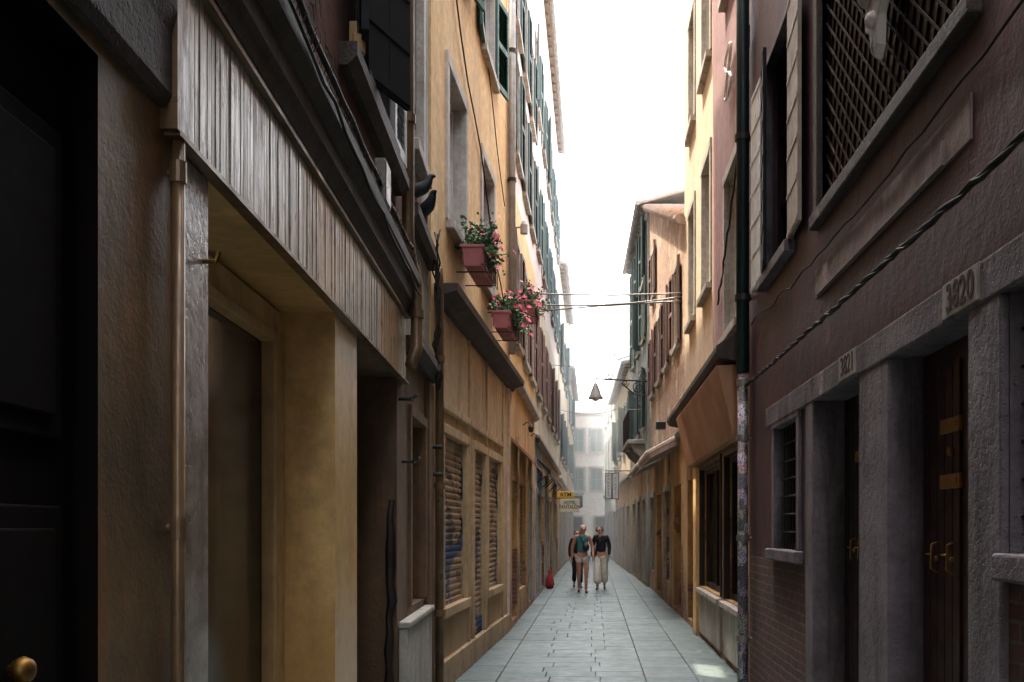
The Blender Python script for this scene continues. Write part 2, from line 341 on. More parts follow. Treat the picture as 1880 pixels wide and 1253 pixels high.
def eave(h,f,y0,y1,z,over=.35,T=5):
    m=M(); sl=.28
    for (a,b,mi) in ((0,.03,0),(.03,.07,1)):
        vs=[f.p(y,n,z+t+(over-n)*sl) for y in (y0,y1) for n in (over,-T/2) for t in (a,b)]
        m.add(vs,[(0,1,3,2),(4,6,7,5),(0,4,5,1),(2,3,7,6),(0,2,6,4),(1,5,7,3)],mi)
    y=y0+.1
    while y<y1:
        m.box(f,y,y+.08,-.05,over-.04,z-.05,z+.01,0); y+=.6
    y=y0+.1
    while y<y1-.1:
        p=[f.p(y,over-.0,z+.08),f.p(y,-T/2,z+.08+(over+T/2)*sl)]
        m.tube(p,.06,8,1); y+=.2
    m.tube([f.p(y0,over+.06,z+.04),f.p(y1,over+.06,z+.04)],.07,8,2)
    return m.build('roof',h,('eavew','tile','pipegrey'))
def rolldoor(h,f,y0,y1,z0,z1,d,mat='graff',label=None):
    m=M(); z=z0
    while z<z1-.01:
        zz=min(z+.07,z1); ps=[(-d,z),(-d+.014,z+.008),(-d+.018,z+.034),(-d+.010,z+.052),(-d-.004,z+.058),(-d,zz)]
        for i in range(len(ps)-1):
            a,b=ps[i],ps[i+1]
            if b[1]>z1: break
            m.quad(f.p(y0,a[0],a[1]),f.p(y1,a[0],a[1]),f.p(y1,b[0],b[1]),f.p(y0,b[0],b[1]))
        z=zz
    m.box(f,y0,y1,-d-.02,-d+.035,z0-.002,z0+.05); m.box(f,y0,y0+.04,-d-.01,-d+.03,z0,z1); m.box(f,y1-.04,y1,-d-.01,-d+.03,z0,z1)
    return m.build('roller_shutter',h,(mat,),label=label)
def pipe(label,pts,r,mats,zsplit=None,clamps=(),f=None,name='drainpipe'):
    t=thing(name,label,'pipe',pts[-1])
    m=M(); m.tube(pts,r,14); m.build('pipe_shaft',t,(mats[0],),smooth=True)
    if clamps:
        for z in clamps:
            for a,b in zip(pts,pts[1:]):
                a,b=Vector(a),Vector(b)
                if min(a.z,b.z)<=z<=max(a.z,b.z) and abs(a.z-b.z)>1e-4:
                    c=a.lerp(b,(z-a.z)/(b.z-a.z)); m=M(); m.tube([c-Vector((0,0,.03)),c+Vector((0,0,.03))],r*1.25,14)
                    m.tube([c,c-f.out*(r+.06)],.012,6); m.build('clamp',t,(mats[-1],)); break
    return t
def catenary(p,q,sag,n=14,wob=0):
    p,q=Vector(p),Vector(q); o=[]
    for i in range(n+1):
        t=i/n; v=p.lerp(q,t); v.z-=sag*4*t*(1-t); v+=Vector((random.uniform(-wob,wob)*.3,0,random.uniform(-wob,wob))); o.append(v)
    return o
def cable(label,pts,r=.01,mat='cable',name='wall_cable'):
    m=M(); m.tube(pts,r,6); return m.build(name,None,(mat,),label=label,category='cable',smooth=True)

# ------------------------------------------------------------------ frames
L1=F(-1.05,-.053,1); L2=F(-1.81,.03,1); L3=F(-1.31,0,1); L4=F(-1.28,0,1); L5=F(-1.22,0,1)
R1=F(1.58,0,-1); R3=F(1.715,-.0075,-1); R3b=F(1.94,-.018,-1); R4=F(2.15,-.025,-1); R5=F(2.69,-.0346,-1)
BK=-8.0
# ------------------------------------------------------------------ ground
m=M(); m.quad((-300,-300,-.03),(300,-300,-.03),(300,400,-.03),(-300,400,-.03)); m.build('ground',None,('ground',),kind='structure')
m=M()
def slab(x0,x1,y0,y1):
    g=.003; h=random.uniform(-.002,.002); tl=random.uniform(-.002,.002); b=.005
    x0+=g;x1-=g;y0+=g;y1-=g
    vs=[(x0,y0,-.03),(x1,y0,-.03),(x1,y1,-.03),(x0,y1,-.03),(x0,y0,h-b),(x1,y0,h-b),(x1,y1,h-b+tl),(x0,y1,h-b+tl),(x0+b,y0+b,h),(x1-b,y0+b,h),(x1-b,y1-b,h+tl),(x0+b,y1-b,h+tl)]
    fs=[(0,1,5,4),(1,2,6,5),(2,3,7,6),(3,0,4,7),(4,5,9,8),(5,6,10,9),(6,7,11,10),(7,4,8,11),(8,9,10,11)]
    m.add(vs,fs); t=random.random(); m.tone+= [t]*9
for strip,dd in (((-2.2,-1.6,-1.02),(.4,.75)),((-1.02,-.52,.02,.55),(.3,.6)),((.55,1.1),(.36,.7)),((1.1,1.62,2.3),(.4,.75))):
    y=-9.
    while y<66:
        d=random.uniform(*dd); xs=list(strip)
        if len(xs)>3:
            j=random.choice((-.15,-.05,0,.05,.13)); xs[1]+=j; xs[2]+=j
        if len(xs)>3 and random.random()<.25: xs.pop(1)
        for a,b in zip(xs,xs[1:]): slab(a,b,y,y+d)
        y+=d
m.build('paving',None,('pave',),kind='structure',norm=True)

# ------------------------------------------------------------------ LEFT near shop house
def hs(label,f,y0,y1,name='house'): return thing(name,label,'building',f.p((y0+y1)/2,0,0))
HL1=16.5
h=hs('old house with rust plaster above a cream shopfront with ribbed fascia',L1,BK,7.7)
holes=[(1.2,2.36,0,2.72,.06),(3.11,5.08,0.02,2.70,.30),(5.68,7.25,0,2.70,.28)]
up=[(5.75,6.75,4.2,6.2,.15),(5.75,6.75,7.6,9.6,.15),(3.2,4.2,4.2,6.2,.15)]
m=M(); facade(m,L1,BK,2.36,0,3.22,holes[:1],1,4); facade(m,L1,2.36,2.83,0,3.22,[],1); facade(m,L1,2.83,5.68,0,3.22,holes[1:2],2,2); facade(m,L1,5.68,7.7,0,3.22,holes[2:],3,3)
facade(m,L1,BK,7.7,3.22,HL1,up,0,0); body(m,L1,BK,7.7,HL1)
m.build('wall',h,('rust','stained','shopcream','brownp','black'))
m=M(); m.box(L1,1.19,2.37,-.075,-.06,0,2.73)
for z0,z1 in ((.15,.75),(.95,1.65),(1.8,2.5)):
    for y0,y1 in ((1.3,1.75),(1.85,2.28)):
        m.box(L1,y0,y1,-.061,-.045,z0,z1); m.box(L1,y0+.05,y1-.05,-.046,-.035,z0+.05,z1-.05)
dd=m.build('door',h,('black',),bevel=.006)
m=M(); c=L1.p(2.03,0,1.31); m.tube([c+Vector((-.06,0,0)),c+Vector((-.03,0,0)),c+Vector((-.022,0,0)),c+Vector((-.006,0,0)),c+Vector((.01,0,0)),c+Vector((.018,0,0))],[.011,.011,.022,.029,.022,.006],16); m.build('door_knob',dd,('brass',),smooth=True)
m=M(); m.box(L1,1.9,1.96,-.036,-.028,1.64,1.74); m.build('letter_slot',dd,('brass',),bevel=.003)
cornice(h,L1,BK,2.74,2.76,[(.02,0),(.035,.03),(.035,.2),(.05,.26),(.05,.36)],'stoned','door_lintel')
m=M(); m.box(L1,2.86,3.115,-.31,.012,0,2.69); m.build('marble_jamb',h,('marble',),bevel=.01)
m=M(); m.tube([L1.p(3.06,.01,2.42),L1.p(3.06,.05,2.42),L1.p(3.06,.06,2.45)],.008,6); m.build('hook',h,('brass',))
m=M(); m.box(L1,3.2,4.95,-.32,-.30,.45,2.55); w=m.build('shop_window',h,('glass2',))
m=M()
for y0,y1,z0,z1 in ((3.12,3.24,0.03,2.68),(4.86,5.07,0.03,2.68),(3.24,4.86,2.55,2.68),(3.24,4.86,.03,.47)): m.box(L1,y0,y1,-.30,-.255,z0,z1)
for y0,y1,z0,z1 in ((3.24,3.28,.47,2.55),(4.8,4.86,.47,2.55),(3.28,4.8,2.5,2.55)): m.box(L1,y0,y1,-.30,-.235,z0,z1)
m.box(L1,4.9,4.93,-.255,-.245,.1,2.6)
m.build('frame',w,('trim',),bevel=.006)
m=M(); m.box(L1,5.06,5.70,-.02,.012,0,.35); m.build('plinth',h,('stone',),bevel=.01)
m=M(); q=OF((-1.47,5.072,2.22),(1,0,0),(0,-1,0))
for st,en in ((0,9),(9,17)): m.tube([q.p(-.05+.008*i,.002,.035*math.sin(i*1.9)+.01*math.cos(i*3)) for i in range(st,en)],.003,5)
m.tube([q.p(-.06,.002,-.05),q.p(.07,.002,-.045)],.0025,5); m.build('scribble',h,('gold',))
m=M(); m.box(L1,5.7,7.2,-.30,-.28,0,2.6)
for i in range(6): m.box(L1,5.75+i*.24,5.75+i*.24+.2,-.281,-.268,.1,2.5)
m.build('door',h,('darkwood',),bevel=.004)
m=M(); pts=[]; z=0
while z<1.9: pts.append(L1.p(7.16+random.uniform(-.02,.02),-.03+random.uniform(-.015,.015),z)); z+=.12
m.tube(pts,[random.uniform(.02,.04) for _ in pts],7); m.build('broken_door_post',h,('darkwood',))
m=M(); y=2.76; n=0
while y<7.5:
    m.box(L1,y,y+.0335,.0,.026+random.uniform(0,.005),2.71,3.18); y+=.037; n+=1
m.box(L1,2.76,7.52,-.02,.018,2.705,3.185)
fa=m.build('fascia',h,('fascia',))
m=M(); m.box(L1,2.74,2.762,-.02,.05,2.70,3.19); m.box(L1,2.76,7.55,.005,.055,3.185,3.205); m.box(L1,2.76,7.55,.005,.05,2.69,2.706); m.build('fascia_rim',h,('pipe',))
cornice(h,L1,2.5,7.6,3.21,[(.06,0),(.08,.05),(.10,.07),(.10,.16),(.15,.20),(.15,.27)],'stoned','string_course')
m=M(); y=2.6
while y<7.5:
    b=L1.p(y,.1,3.48)
    for k in range(3):
        d=Vector((random.uniform(-.05,.06),random.uniform(-.03,.03),.11)); m.tube([b,b+d],.0018,4,cap=False)
    y+=.045
m.tube([L1.p(2.6,.1,3.485),L1.p(7.5,.1,3.485)],.006,6)
m.build('bird_spikes',None,('iron',),label='row of thin metal bird spikes on a stone ledge',category='bird spikes')
cable('thick black cable sagging over the stone ledge',catenary(L1.p(2.6,.13,3.66),L1.p(7.2,.12,3.62),.05,20,.01),.014)
cable('thin black cable clipped below the ledge',catenary(L1.p(3.0,.16,3.52),L1.p(7.3,.17,3.3),.04,20,.015),.008)
m=M(); m.box(L1,5.75,5.95,.09,.15,3.49,3.74); m.box(L1,5.76,5.94,.15,.156,3.50,3.73); m.box(L1,5.8,5.9,-.02,.09,3.58,3.66)
m.build('junction_box',None,('metal',),bevel=.01,label='grey electric junction box on the rust wall',category='electric box')
for (a,b,c,d,t) in up: window(h,L1,a,b,c,d,t,'darkwood','glass',(2,3),'stoned','stoned')
shutter(h,L1,5.72,-1,.55,4.2,6.2,10,'shblack'); shutter(h,L1,6.78,1,.42,4.2,6.2,3,'shpale','louver',label='pale shutter leaf')
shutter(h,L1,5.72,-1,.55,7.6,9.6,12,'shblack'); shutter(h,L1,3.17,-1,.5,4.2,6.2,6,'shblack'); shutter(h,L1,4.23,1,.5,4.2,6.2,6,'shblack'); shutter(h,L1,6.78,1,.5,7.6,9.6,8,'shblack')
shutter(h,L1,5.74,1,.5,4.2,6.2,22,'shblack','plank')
cornice(h,L1,5.15,7.2,4.0,[(.05,0),(.10,.05),(.10,.12)],'stoned','window_ledge')
m=M(); m.box(L1,5.3,5.36,.03,.07,4.13,4.3); m.lathe(L1.p(5.33,.07,4.14),[(.0,0),(.04,0),(.04,.09),(.0,.11)],10); m.build('floodlight',None,('trim',),label='small cream floodlight on the window ledge',category='lamp')
eave(h,L1,BK,7.7,HL1,.15)

# grey strip house
HLb=16.8
h=hs('narrow grey plaster house with stone sill block beside the shop',L1,7.72,9.33)
hl=[(7.95,8.9,.97,2.5,.16)]; up=[(8.0,8.75,4.7,6.6,.14),(8.0,8.75,8.3,10.2,.14)]
m=M(); facade(m,L1,7.72,9.33,0,2.95,hl,1); facade(m,L1,7.72,9.33,2.95,HLb,up,0); body(m,L1,7.72,9.33,HLb); m.build('wall',h,('greyp','brownp'))
window(h,L1,*hl[0],'trim','glass2',(1,2),None,'brownp',.06,surw=.08)
for u in up: window(h,L1,*u,'white','glass',(2,3),'stone','stone')
m=M(); m.box(L1,7.35,8.95,.0,.07,0,.86); m.box(L1,7.32,8.98,.0,.09,.86,.91); m.build('sill_block',h,('stone',),bevel=.012)
cornice(h,L1,7.73,9.3,2.95,[(.06,0),(.12,.08),(.12,.15)],'stoned'); cornice(h,L1,7.73,9.3,4.0,[(.06,0),(.10,.05),(.10,.13)],'stoned','window_ledge')
m=M(); m.box(L1,8.99,9.3,-.02,.05,0,2.93); m.build('pilaster',h,('brownp',),bevel=.01)
eave(h,L1,7.72,9.33,HLb,.15)
pipe('bronze painted drainpipe with joints on the wall beside shutters',[L1.p(7.3,.075,15.8),L1.p(7.3,.075,3.75),L1.p(7.35,.085,3.6),L1.p(7.45,.12,3.42),L1.p(7.45,.12,2.95),L1.p(7.35,.09,2.8)],.045,('pipe','pipe'),clamps=(3.2,4.6,6,8),f=L1)
pipe('thin rusty vertical conduit on the stained pillar',[L1.p(2.80,.03,2.69),L1.p(2.80,.03,0)],.018,('pipe','pipe'),clamps=(.6,1.6,2.6),f=L1,name='conduit')
pipe('bronze drainpipe at the corner of the yellow house',[L2.p(9.37,.07,4.05),L2.p(9.42,.07,3.9),L2.p(9.42,.07,0)],.04,('pipe','pipe'),clamps=(.8,2,3.2),f=L2)
for (yy,zz) in ((7.35,2.55),(7.5,2.1)):
    m=M(); p=L1.p(yy,0,zz); m.tube([p,p+Vector((.1,-.02,0)),p+Vector((.14,-.02,.03))],.012,6); m.tube([p+Vector((.1,-.06,0)),p+Vector((.1,.03,0))],.012,6)
    m.build('wall_hook',None,('iron',),label='small black iron hook fixed beside the shop door',category='hook',group='iron hooks by the shop')
def skin(name,vs,es,roots,mat,parent,base,sub=1,label=None,category=None,group=None):
    me=bpy.data.meshes.new(name); me.from_pydata([Vector(v[:3]) for v in vs],es,[]); me.materials.append(MT[mat])
    o=bpy.data.objects.new(name,me); link(o,parent,Vector(base))
    md=o.modifiers.new('skin','SKIN'); md.use_smooth_shade=True; md.branch_smoothing=.3
    sv=me.skin_vertices[0].data
    for i,v in enumerate(vs):
        r=v[3]; r2=v[4] if len(v)>4 else r; sv[i].radius=(r,r2); sv[i].use_root=i in roots
    s=o.modifiers.new('sub','SUBSURF'); s.levels=sub; s.render_levels=sub
    if label: o['label']=label
    if category: o['category']=category
    if group: o['group']=group
    return o
for i,(loc,rot) in enumerate(((L1.p(7.85,.06,4.13),.3),(L1.p(8.3,.08,4.13),-.4))):
    vs=[(0,.02,.12,.06,.055),(0,-.07,.15,.055,.055),(0,-.11,.20,.035),(0,-.125,.245,.028),(0,-.165,.24,.008),(0,.11,.09,.035,.025),(0,.22,.06,.02,.012)]
    o=skin('pigeon',vs,[(0,1),(1,2),(2,3),(3,4),(0,5),(5,6)],[0],'pigeon',None,loc,2,'dark grey pigeon perched on a stone wall ledge','pigeon','pigeons on the ledge')
    o.rotation_euler=(0,0,rot+1.2)
    for sx in (-.025,.025):
        m=M(); m.tube([(sx,0,0),(sx,0,.12)],.006,5); q=m.build('leg',None,('terra',)); q.parent=o

# ------------------------------------------------------------------ yellow house
HL2=17.0  # unseen upper wall, raised as a thin screen to shade the right side
h=hs('yellow plaster house with roller shuttered shops and stone ledge',L2,9.36,15.5)
gh=[(9.94,11.35,.8,2.55,.05),(11.95,12.9,.12,2.55,.05),(13.2,14.5,.78,2.55,.05)]
up=[(10.24,11.33,4.75,6.35,.18),(12.7,13.8,4.75,6.35,.18),(10.24,11.33,7.75,9.0,.18),(12.7,13.8,7.75,9.0,.18)]
m=M(); facade(m,L2,9.36,15.5,0,3.8,gh,1,2); facade(m,L2,9.36,15.5,3.8,HL2,up+[(13.0,13.9,9.2,10.2,.1,'o')],0,3); body(m,L2,9.36,15.5,9.12); m.build('wall',h,('yellow','tan','stone','whiterev'))  # unseen opening added so a sun patch reaches the paving
for i,g_ in enumerate(gh):
    rolldoor(h,L2,*g_); q=.09
    m=M(); a,b,c,d,t=g_
    m.box(L2,a-q,a+.004,-.04,.03,c-.0,d); m.box(L2,b-.004,b+q,-.04,.03,c,d); m.box(L2,a-q,b+q,-.04,.04,d-.004,d+.1)
    if c>.3: m.box(L2,a-q-.03,b+q+.03,-.04,.06,c-.1,c+.004)
    m.build('door_surround' if c<.3 else 'window_surround',h,('tan',),bevel=.01)
for a,b in ((9.6,11.5),(11.62,12.98),(13.08,14.7)):
    m=M(); m.box(L2,a,b,-.02,.05,2.78,2.86); m.box(L2,a+.04,b-.04,-.02,.02,2.86,3.7); m.build('sign_panel',h,('tan',),bevel=.01)
for a in (9.55,11.56,13.02,14.75):
    m=M(); m.box(L2,a,a+.04,-.02,.03,.1,3.78); m.build('pilaster_strip',h,('tan',))
m=M(); m.box(L2,9.5,15.4,-.02,.05,0,.28); m.build('plinth',h,('tan',),bevel=.01)
cornice(h,L2,9.5,15.9,3.78,[(.06,0),(.08,.05),(.22,.09),(.23,.16)],'stoned','ledge')
for i,u in enumerate(up): window(h,L2,*u,'white','glass',(2,2),'stone','whiterev',.06)
for u in up[2:]:
    shutter(h,L2,u[0]-.05,-1,.5,u[2],u[3],4,'shteal'); shutter(h,L2,u[1]+.05,1,.5,u[2],u[3],12,'shteal')
cornice(h,L2,9.36,15.5,HL2,[(.02,0),(.12,.06),(.12,.12)],'stone')
cable('black cable looping down the yellow wall',[L2.p(9.4+i*.5,.03,7.9-i*.28+.1*math.sin(i*1.3)) for i in range(13)],.010)
cable('black cable along the yellow house',[L2.p(9.5+i*.45,.03,10.2-i*.32+.06*math.sin(i*1.7)) for i in range(13)],.008)
for k in range(4):
    y_=9.0+.06*k; cable('tangled black cables hanging beside the drainpipe',[L1.p(y_+random.uniform(-.06,.06),.10+random.uniform(-.03,.04),4.3-i*.13) for i in range(12)],.008)
for z,yo in ((2.35,0),(2.1,.05)):
    m=M(); m.tube([L1.p(9.2+yo,.05,z),L1.p(9.2+yo,.14,z)],.02,8); m.build('wall_fitting',None,('iron',),label='small dark iron fitting on the brown pilaster',category='fitting',group='wall fittings')
pipe('grey drainpipe between yellow and pink houses',[L2.p(15.45,.08,12.2),L2.p(15.45,.08,4.3)],.055,('pipegrey','iron'),clamps=(5,7,9,11),f=L2)

def flowers(y,n,z,seed,f,w=.85,fl='flower'):
    rnd=random.Random(seed)
    t=thing('window_box','ribbed terracotta window box hung on iron brackets under a window','flower box',f.p(y,n,z),'window boxes on the yellow house')
    q=OF(f.p(y,n,z),(f.al),(f.out)); m=M()
    def tb(a0,a1,z0,z1,b0,b1,sh):
        vs=[q.p(a,b,zz) for zz,s in ((z0,sh),(z1,0)) for b in (b0+s,b1-s) for a in (a0+s,a1-s)]
        m.add(vs,[(0,1,3,2),(4,6,7,5),(0,4,5,1),(2,3,7,6),(0,2,6,4),(1,5,7,3)])
    tb(-w/2,w/2,0,.2,-.11,.11,.025)
    m.box(q,-w/2-.015,w/2+.015,-.125,.125,.19,.22)
    for i in range(7):
        a=-w/2+.06+i*(w-.12)/6; m.box(q,a-.018,a+.018,-.108,.112,.03,.19)
    m.build('planter',t,('terra',),bevel=.004)
    m=M()
    for a in (-w*.3,w*.3): m.tube([q.p(a,-.2,.24),q.p(a,.14,.24),q.p(a,.14,-.02),q.p(a,-.2,-.02)],.008,6)
    for a0 in range(9): 
        a=-w/2+a0*w/8; m.tube([q.p(a,.14,-.02),q.p(a,.14,.16)],.004,5)
    m.tube([q.p(-w/2,.14,.16),q.p(w/2,.14,.16)],.006,5); m.tube([q.p(-w/2,.14,-.02),q.p(w/2,.14,-.02)],.006,5)
    m.build('bracket',t,('iron',))
    p=thing('flowering_plant','bushy green plant with pink red flowers in a window box','plant',f.p(y,n,z+.2),'flowering plants in window boxes')
    m=M(); tips=[]
    for s in range(64):
        a=rnd.uniform(-w/2+.04,w/2-.04); b=rnd.uniform(-.08,.08)
        base=q.p(a,b,.2); d=Vector((rnd.gauss(.06,.11),rnd.gauss(0,.12),rnd.uniform(.08,.36)*(1 if s%3 else .4)))
        if s%6==0: d.z=-rnd.uniform(0,.12); d.x=rnd.uniform(.12,.24)
        mid=base+d*.6+Vector((0,0,.05)); tip=base+d; m.tube([base,mid,tip],.004,4,2); tips.append(tip)
        for l in range(34):
            t_=rnd.uniform(.1,1); c=base.lerp(tip,t_)+Vector((rnd.gauss(0,.035),rnd.gauss(0,.035),rnd.gauss(0,.03)))
            u=Vector((rnd.gauss(0,1),rnd.gauss(0,1),rnd.gauss(0,.6))).normalized(); v=u.orthogonal().normalized(); v=(Matrix.Rotation(rnd.uniform(0,6),3,u)@v)
            L=rnd.uniform(.035,.06); wd=L*.36
            m.add([c,c+u*L*.5+v*wd,c+u*L,c+u*L*.5-v*wd],[(0,1,2,3)],rnd.choice((0,0,1)))
    m.build('foliage',p,('leaf','leaf2','leaf2'),norm=False)
    m=M()
    for s in range(40):
        c=rnd.choice(tips)+Vector((rnd.uniform(-.02,.07),rnd.gauss(0,.05),rnd.gauss(.02,.05)))
        nn=Vector((rnd.uniform(.0,1),rnd.uniform(-1.2,0),rnd.uniform(0,1))).normalized(); u=nn.orthogonal().normalized()
        for k in range(5):
            d=Matrix.Rotation(k*2*math.pi/5,3,nn)@u; sd=nn.cross(d); r=rnd.uniform(.034,.046)
            m.add([c,c+d*r*.6+sd*r*.42+nn*.006,c+d*r+nn*.002,c+d*r*.6-sd*r*.42+nn*.006],[(0,1,2,3)])
    m.build('flower_heads',p,(fl,),norm=False)
flowers(10.95,.22,4.36,1,L2,1.0); flowers(13.4,.22,4.2,2,L2,1.0); flowers(16.9,.2,5.15,3,L3,.9,'flower2')

# ------------------------------------------------------------------ pink tall houses
h=hs('tall pink house with brown and green shutters over ochre shops',L3,15.52,22)
gh=[(16.0,17.0,.1,2.4,.2),(17.6,19.2,.5,2.4,.1),(19.9,20.8,.1,2.4,.2)]
up=[(y,y+.95,z,z+1.7,.15) for z in (4.7,7.8,10.0) for y in (16.4,18.4,20.4)]
m=M(); facade(m,L3,15.52,22,0,4.0,gh,1); facade(m,L3,15.52,22,4.0,7.2,up[:3],2); facade(m,L3,15.52,22,7.2,14.6,up[3:]+[(16.9,17.75,11.98,12.85,.1,'o')],0); body(m,L3,15.52,22,11.95); m.build('wall',h,('pink','ochre','yellow'))  # thin unseen top wall; opening added to let a sun patch through
m=M(); m.box(L3,16,17,-.22,-.2,.1,2.4); 
for i in range(5): m.box(L3,16.05+i*.19,16.2+i*.19,-.205,-.185,.2,2.3)
m.build('door',h,('shbrown',))
rolldoor(h,L3,*gh[1],'rollm'); window(h,L3,*gh[2],'trim','glass2',(1,2),None,'stone')
for i,u in enumerate(up):
    window(h,L3,*u,'white','glass',(2,3),'stone','stone'); mt='shbrown' if i<3 else 'shgreen'
    shutter(h,L3,u[0]-.05,-1,.47,u[2],u[3],3,mt); shutter(h,L3,u[1]+.05,1,.47,u[2],u[3],3,mt)
cornice(h,L3,15.6,22,3.95,[(.05,0),(.12,.05),(.12,.12)],'stone'); cornice(h,L3,15.55,22,14.6,[(.02,0),(.08,.06),(.08,.12)],'stone')
for y0,y1 in ((15.8,17.3),(17.45,19.5),(19.7,21.2)):
    m=M(); vs=[L3.p(y,n,z) for y in (y0,y1) for n,z in ((0,3.05),(.3,2.75),(.3,2.70),(0,3.0))]; m.add(vs,[(0,1,2,3),(4,5,6,7),(0,1,5,4),(1,2,6,5),(2,3,7,6),(3,0,4,7)])
    m.build('canopy',h,('orange',))
h=hs('tall pale pink house with dark green shutters and wide eaves',L3,22.02,37)
up=[(y,y+.95,z,z+1.7,.15) for z in (4.7,8.0,11.2,13.3) for y in (22.8,25.3,27.8,30.3,32.8,35.0) if z<13]
gh=[(y,y+1.3,.1,2.4,.12) for y in (22.8,25.0,27.4,29.8,32.2,34.6)]
m=M(); facade(m,L3,22.02,26.9,0,3.6,gh[:2],3,1); facade(m,L3,26.9,37,0,3.6,gh[2:],1,1); facade(m,L3,22.02,37,3.6,7.2,up[:6],2); facade(m,L3,22.02,37,7.2,15.5,up[6:],0); body(m,L3,22.02,37,15.5); m.build('wall',h,('pink','ochre','cream','poster'))
for i,u in enumerate(up):
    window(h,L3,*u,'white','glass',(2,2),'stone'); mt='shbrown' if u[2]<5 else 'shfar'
    shutter(h,L3,u[0]-.05,-1,.47,u[2],u[3],random.choice((3,5,12)),mt); shutter(h,L3,u[1]+.05,1,.47,u[2],u[3],3,mt)
for i,u in enumerate(gh):
    if i%2: rolldoor(h,L3,*u,'rollm')
    else: window(h,L3,*u,'darkwood','glass2',(1,2),None,'stone')
cornice(h,L3,22.05,37,3.55,[(.05,0),(.12,.05),(.12,.12)],'stone'); eave(h,L3,22.02,37,15.5,.14)
for y0,y1,o_ in ((23,25.6,.32),(26.4,29.0,.28),(31.5,35.4,.3)):
    t=thing('awning','dark cloth shop awning sloping out over a shopfront','awning',L3.p((y0+y1)/2,.2,2.8),'shop awnings along the alley')
    m=M(); vs=[L3.p(y,n,z) for y in (y0,y1) for n,z in ((.02,3.2),(o_,2.95),(o_,2.8),(o_-.02,2.8),(o_-.02,2.93),(.02,3.16))]
    k=6; m.add(vs,[tuple(range(6)),tuple(range(6,12))]+[(i,(i+1)%k,k+(i+1)%k,k+i) for i in range(k)]); m.build('canopy_cloth',t,('awning' if y0<30 else 'orange',))
    for yy in (y0+.1,y1-.1):
        m=M(); m.tube([L3.p(yy,0,2.65),L3.p(yy,o_-.02,2.9)],.012,6); m.build('support_arm',t,('iron',))
def simple_house(label,f,y0,y1,z,wm,gm,sh,floors,ys,w=.9,hh=1.6,eav=True,sur='stone',zg=3.4,gls='glass'):
    h=hs(label,f,y0,y1); up=[(y,y+w,zz,zz+hh,.15) for zz in floors for y in ys]; gh=[(y-.1,y+w+.2,.1,2.4,.2) for y in ys]
    m=M(); facade(m,f,y0,y1,0,zg,gh,1); facade(m,f,y0,y1,zg,z,up,0); body(m,f,y0,y1,z); m.build('wall',h,(wm,gm))
    for i,u in enumerate(up):
        window(h,f,*u,'white',gls,(2,2),'stone',sur)
        if sh: shutter(h,f,u[0]-.05,-1,w/2,u[2],u[3],random.choice((5,15,30)),sh); shutter(h,f,u[1]+.05,1,w/2,u[2],u[3],8,sh)
    for i,u in enumerate(gh):
        window(h,f,*u,'darkwood','glass2',(1,2),None,'stone',name='shop_window')
    cornice(h,f,y0+.02,y1-.02,zg-.05,[(.04,0),(.1,.05),(.1,.12)],'stone')
    if eav: eave(h,f,y0,y1,z,.2)
    return h
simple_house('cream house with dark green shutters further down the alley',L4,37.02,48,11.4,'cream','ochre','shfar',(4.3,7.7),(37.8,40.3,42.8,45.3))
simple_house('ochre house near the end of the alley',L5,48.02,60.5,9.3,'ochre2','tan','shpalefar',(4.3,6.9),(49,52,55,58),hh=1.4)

# ------------------------------------------------------------------ RIGHT near mauve house
HR1=9.8
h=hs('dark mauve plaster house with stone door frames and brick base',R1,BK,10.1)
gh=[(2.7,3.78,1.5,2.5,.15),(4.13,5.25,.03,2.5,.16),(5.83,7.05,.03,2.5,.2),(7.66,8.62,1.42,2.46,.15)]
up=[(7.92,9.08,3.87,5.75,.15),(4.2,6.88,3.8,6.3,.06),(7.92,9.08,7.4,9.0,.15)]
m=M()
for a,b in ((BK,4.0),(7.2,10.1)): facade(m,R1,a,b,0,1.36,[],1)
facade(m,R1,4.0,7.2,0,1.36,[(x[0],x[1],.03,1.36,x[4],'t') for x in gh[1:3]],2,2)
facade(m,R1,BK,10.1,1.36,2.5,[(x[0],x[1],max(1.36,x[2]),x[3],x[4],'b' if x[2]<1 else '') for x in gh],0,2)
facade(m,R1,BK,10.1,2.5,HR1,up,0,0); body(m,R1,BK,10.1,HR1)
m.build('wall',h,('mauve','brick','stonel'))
def door(h,f,a,b,z0,z1,d,mat,hand=1):
    m=M(); m.box(f,a-.01,b+.01,-d-.02,-d,z0,z1)
    k=10; 
    for i in range(k):
        y0=a+.03+(b-a-.06)*i/k; m.box(f,y0+.004,y0+(b-a-.06)/k-.004,-d-.001,-d+.012,z0+.14,z1-.1)
    m.box(f,a,b,-d,-d+.022,z0,z0+.13); mid=(a+b)/2; m.box(f,mid-.02,mid+.02,-d,-d+.025,z0+.13,z1-.1)
    dr=m.build('door',h,(mat,),bevel=.003)
    return dr
def handle(dr,p):
    m=M(); m.tube([p+Vector((0,0,.08)),p+Vector((-.03,0,.07)),p+Vector((-.035,0,-.05)),p+Vector((0,0,-.07))],.006,8); m.tube([p+Vector((-.03,0,.02)),p+Vector((-.04,.05,.02))],.006,8); m.tube([p,p+Vector((-.015,0,0))],.014,10); m.build('door_handle',dr,('brassp',),smooth=True)
dr=door(h,R1,4.13,5.25,.03,2.5,.16,'browndoor')
for yc in (4.76,4.98): handle(dr,R1.p(yc,-.14,1.45))
for za,zb,n_ in ((2.06,2.13,'letter_slot'),(1.79,1.86,'name_plate')):
    m=M(); m.box(R1,4.66,4.92,-.148,-.130,za,zb); m.box(R1,4.69,4.89,-.131,-.126,za+.02,zb-.02); m.build(n_,dr,('brassp',),bevel=.003)
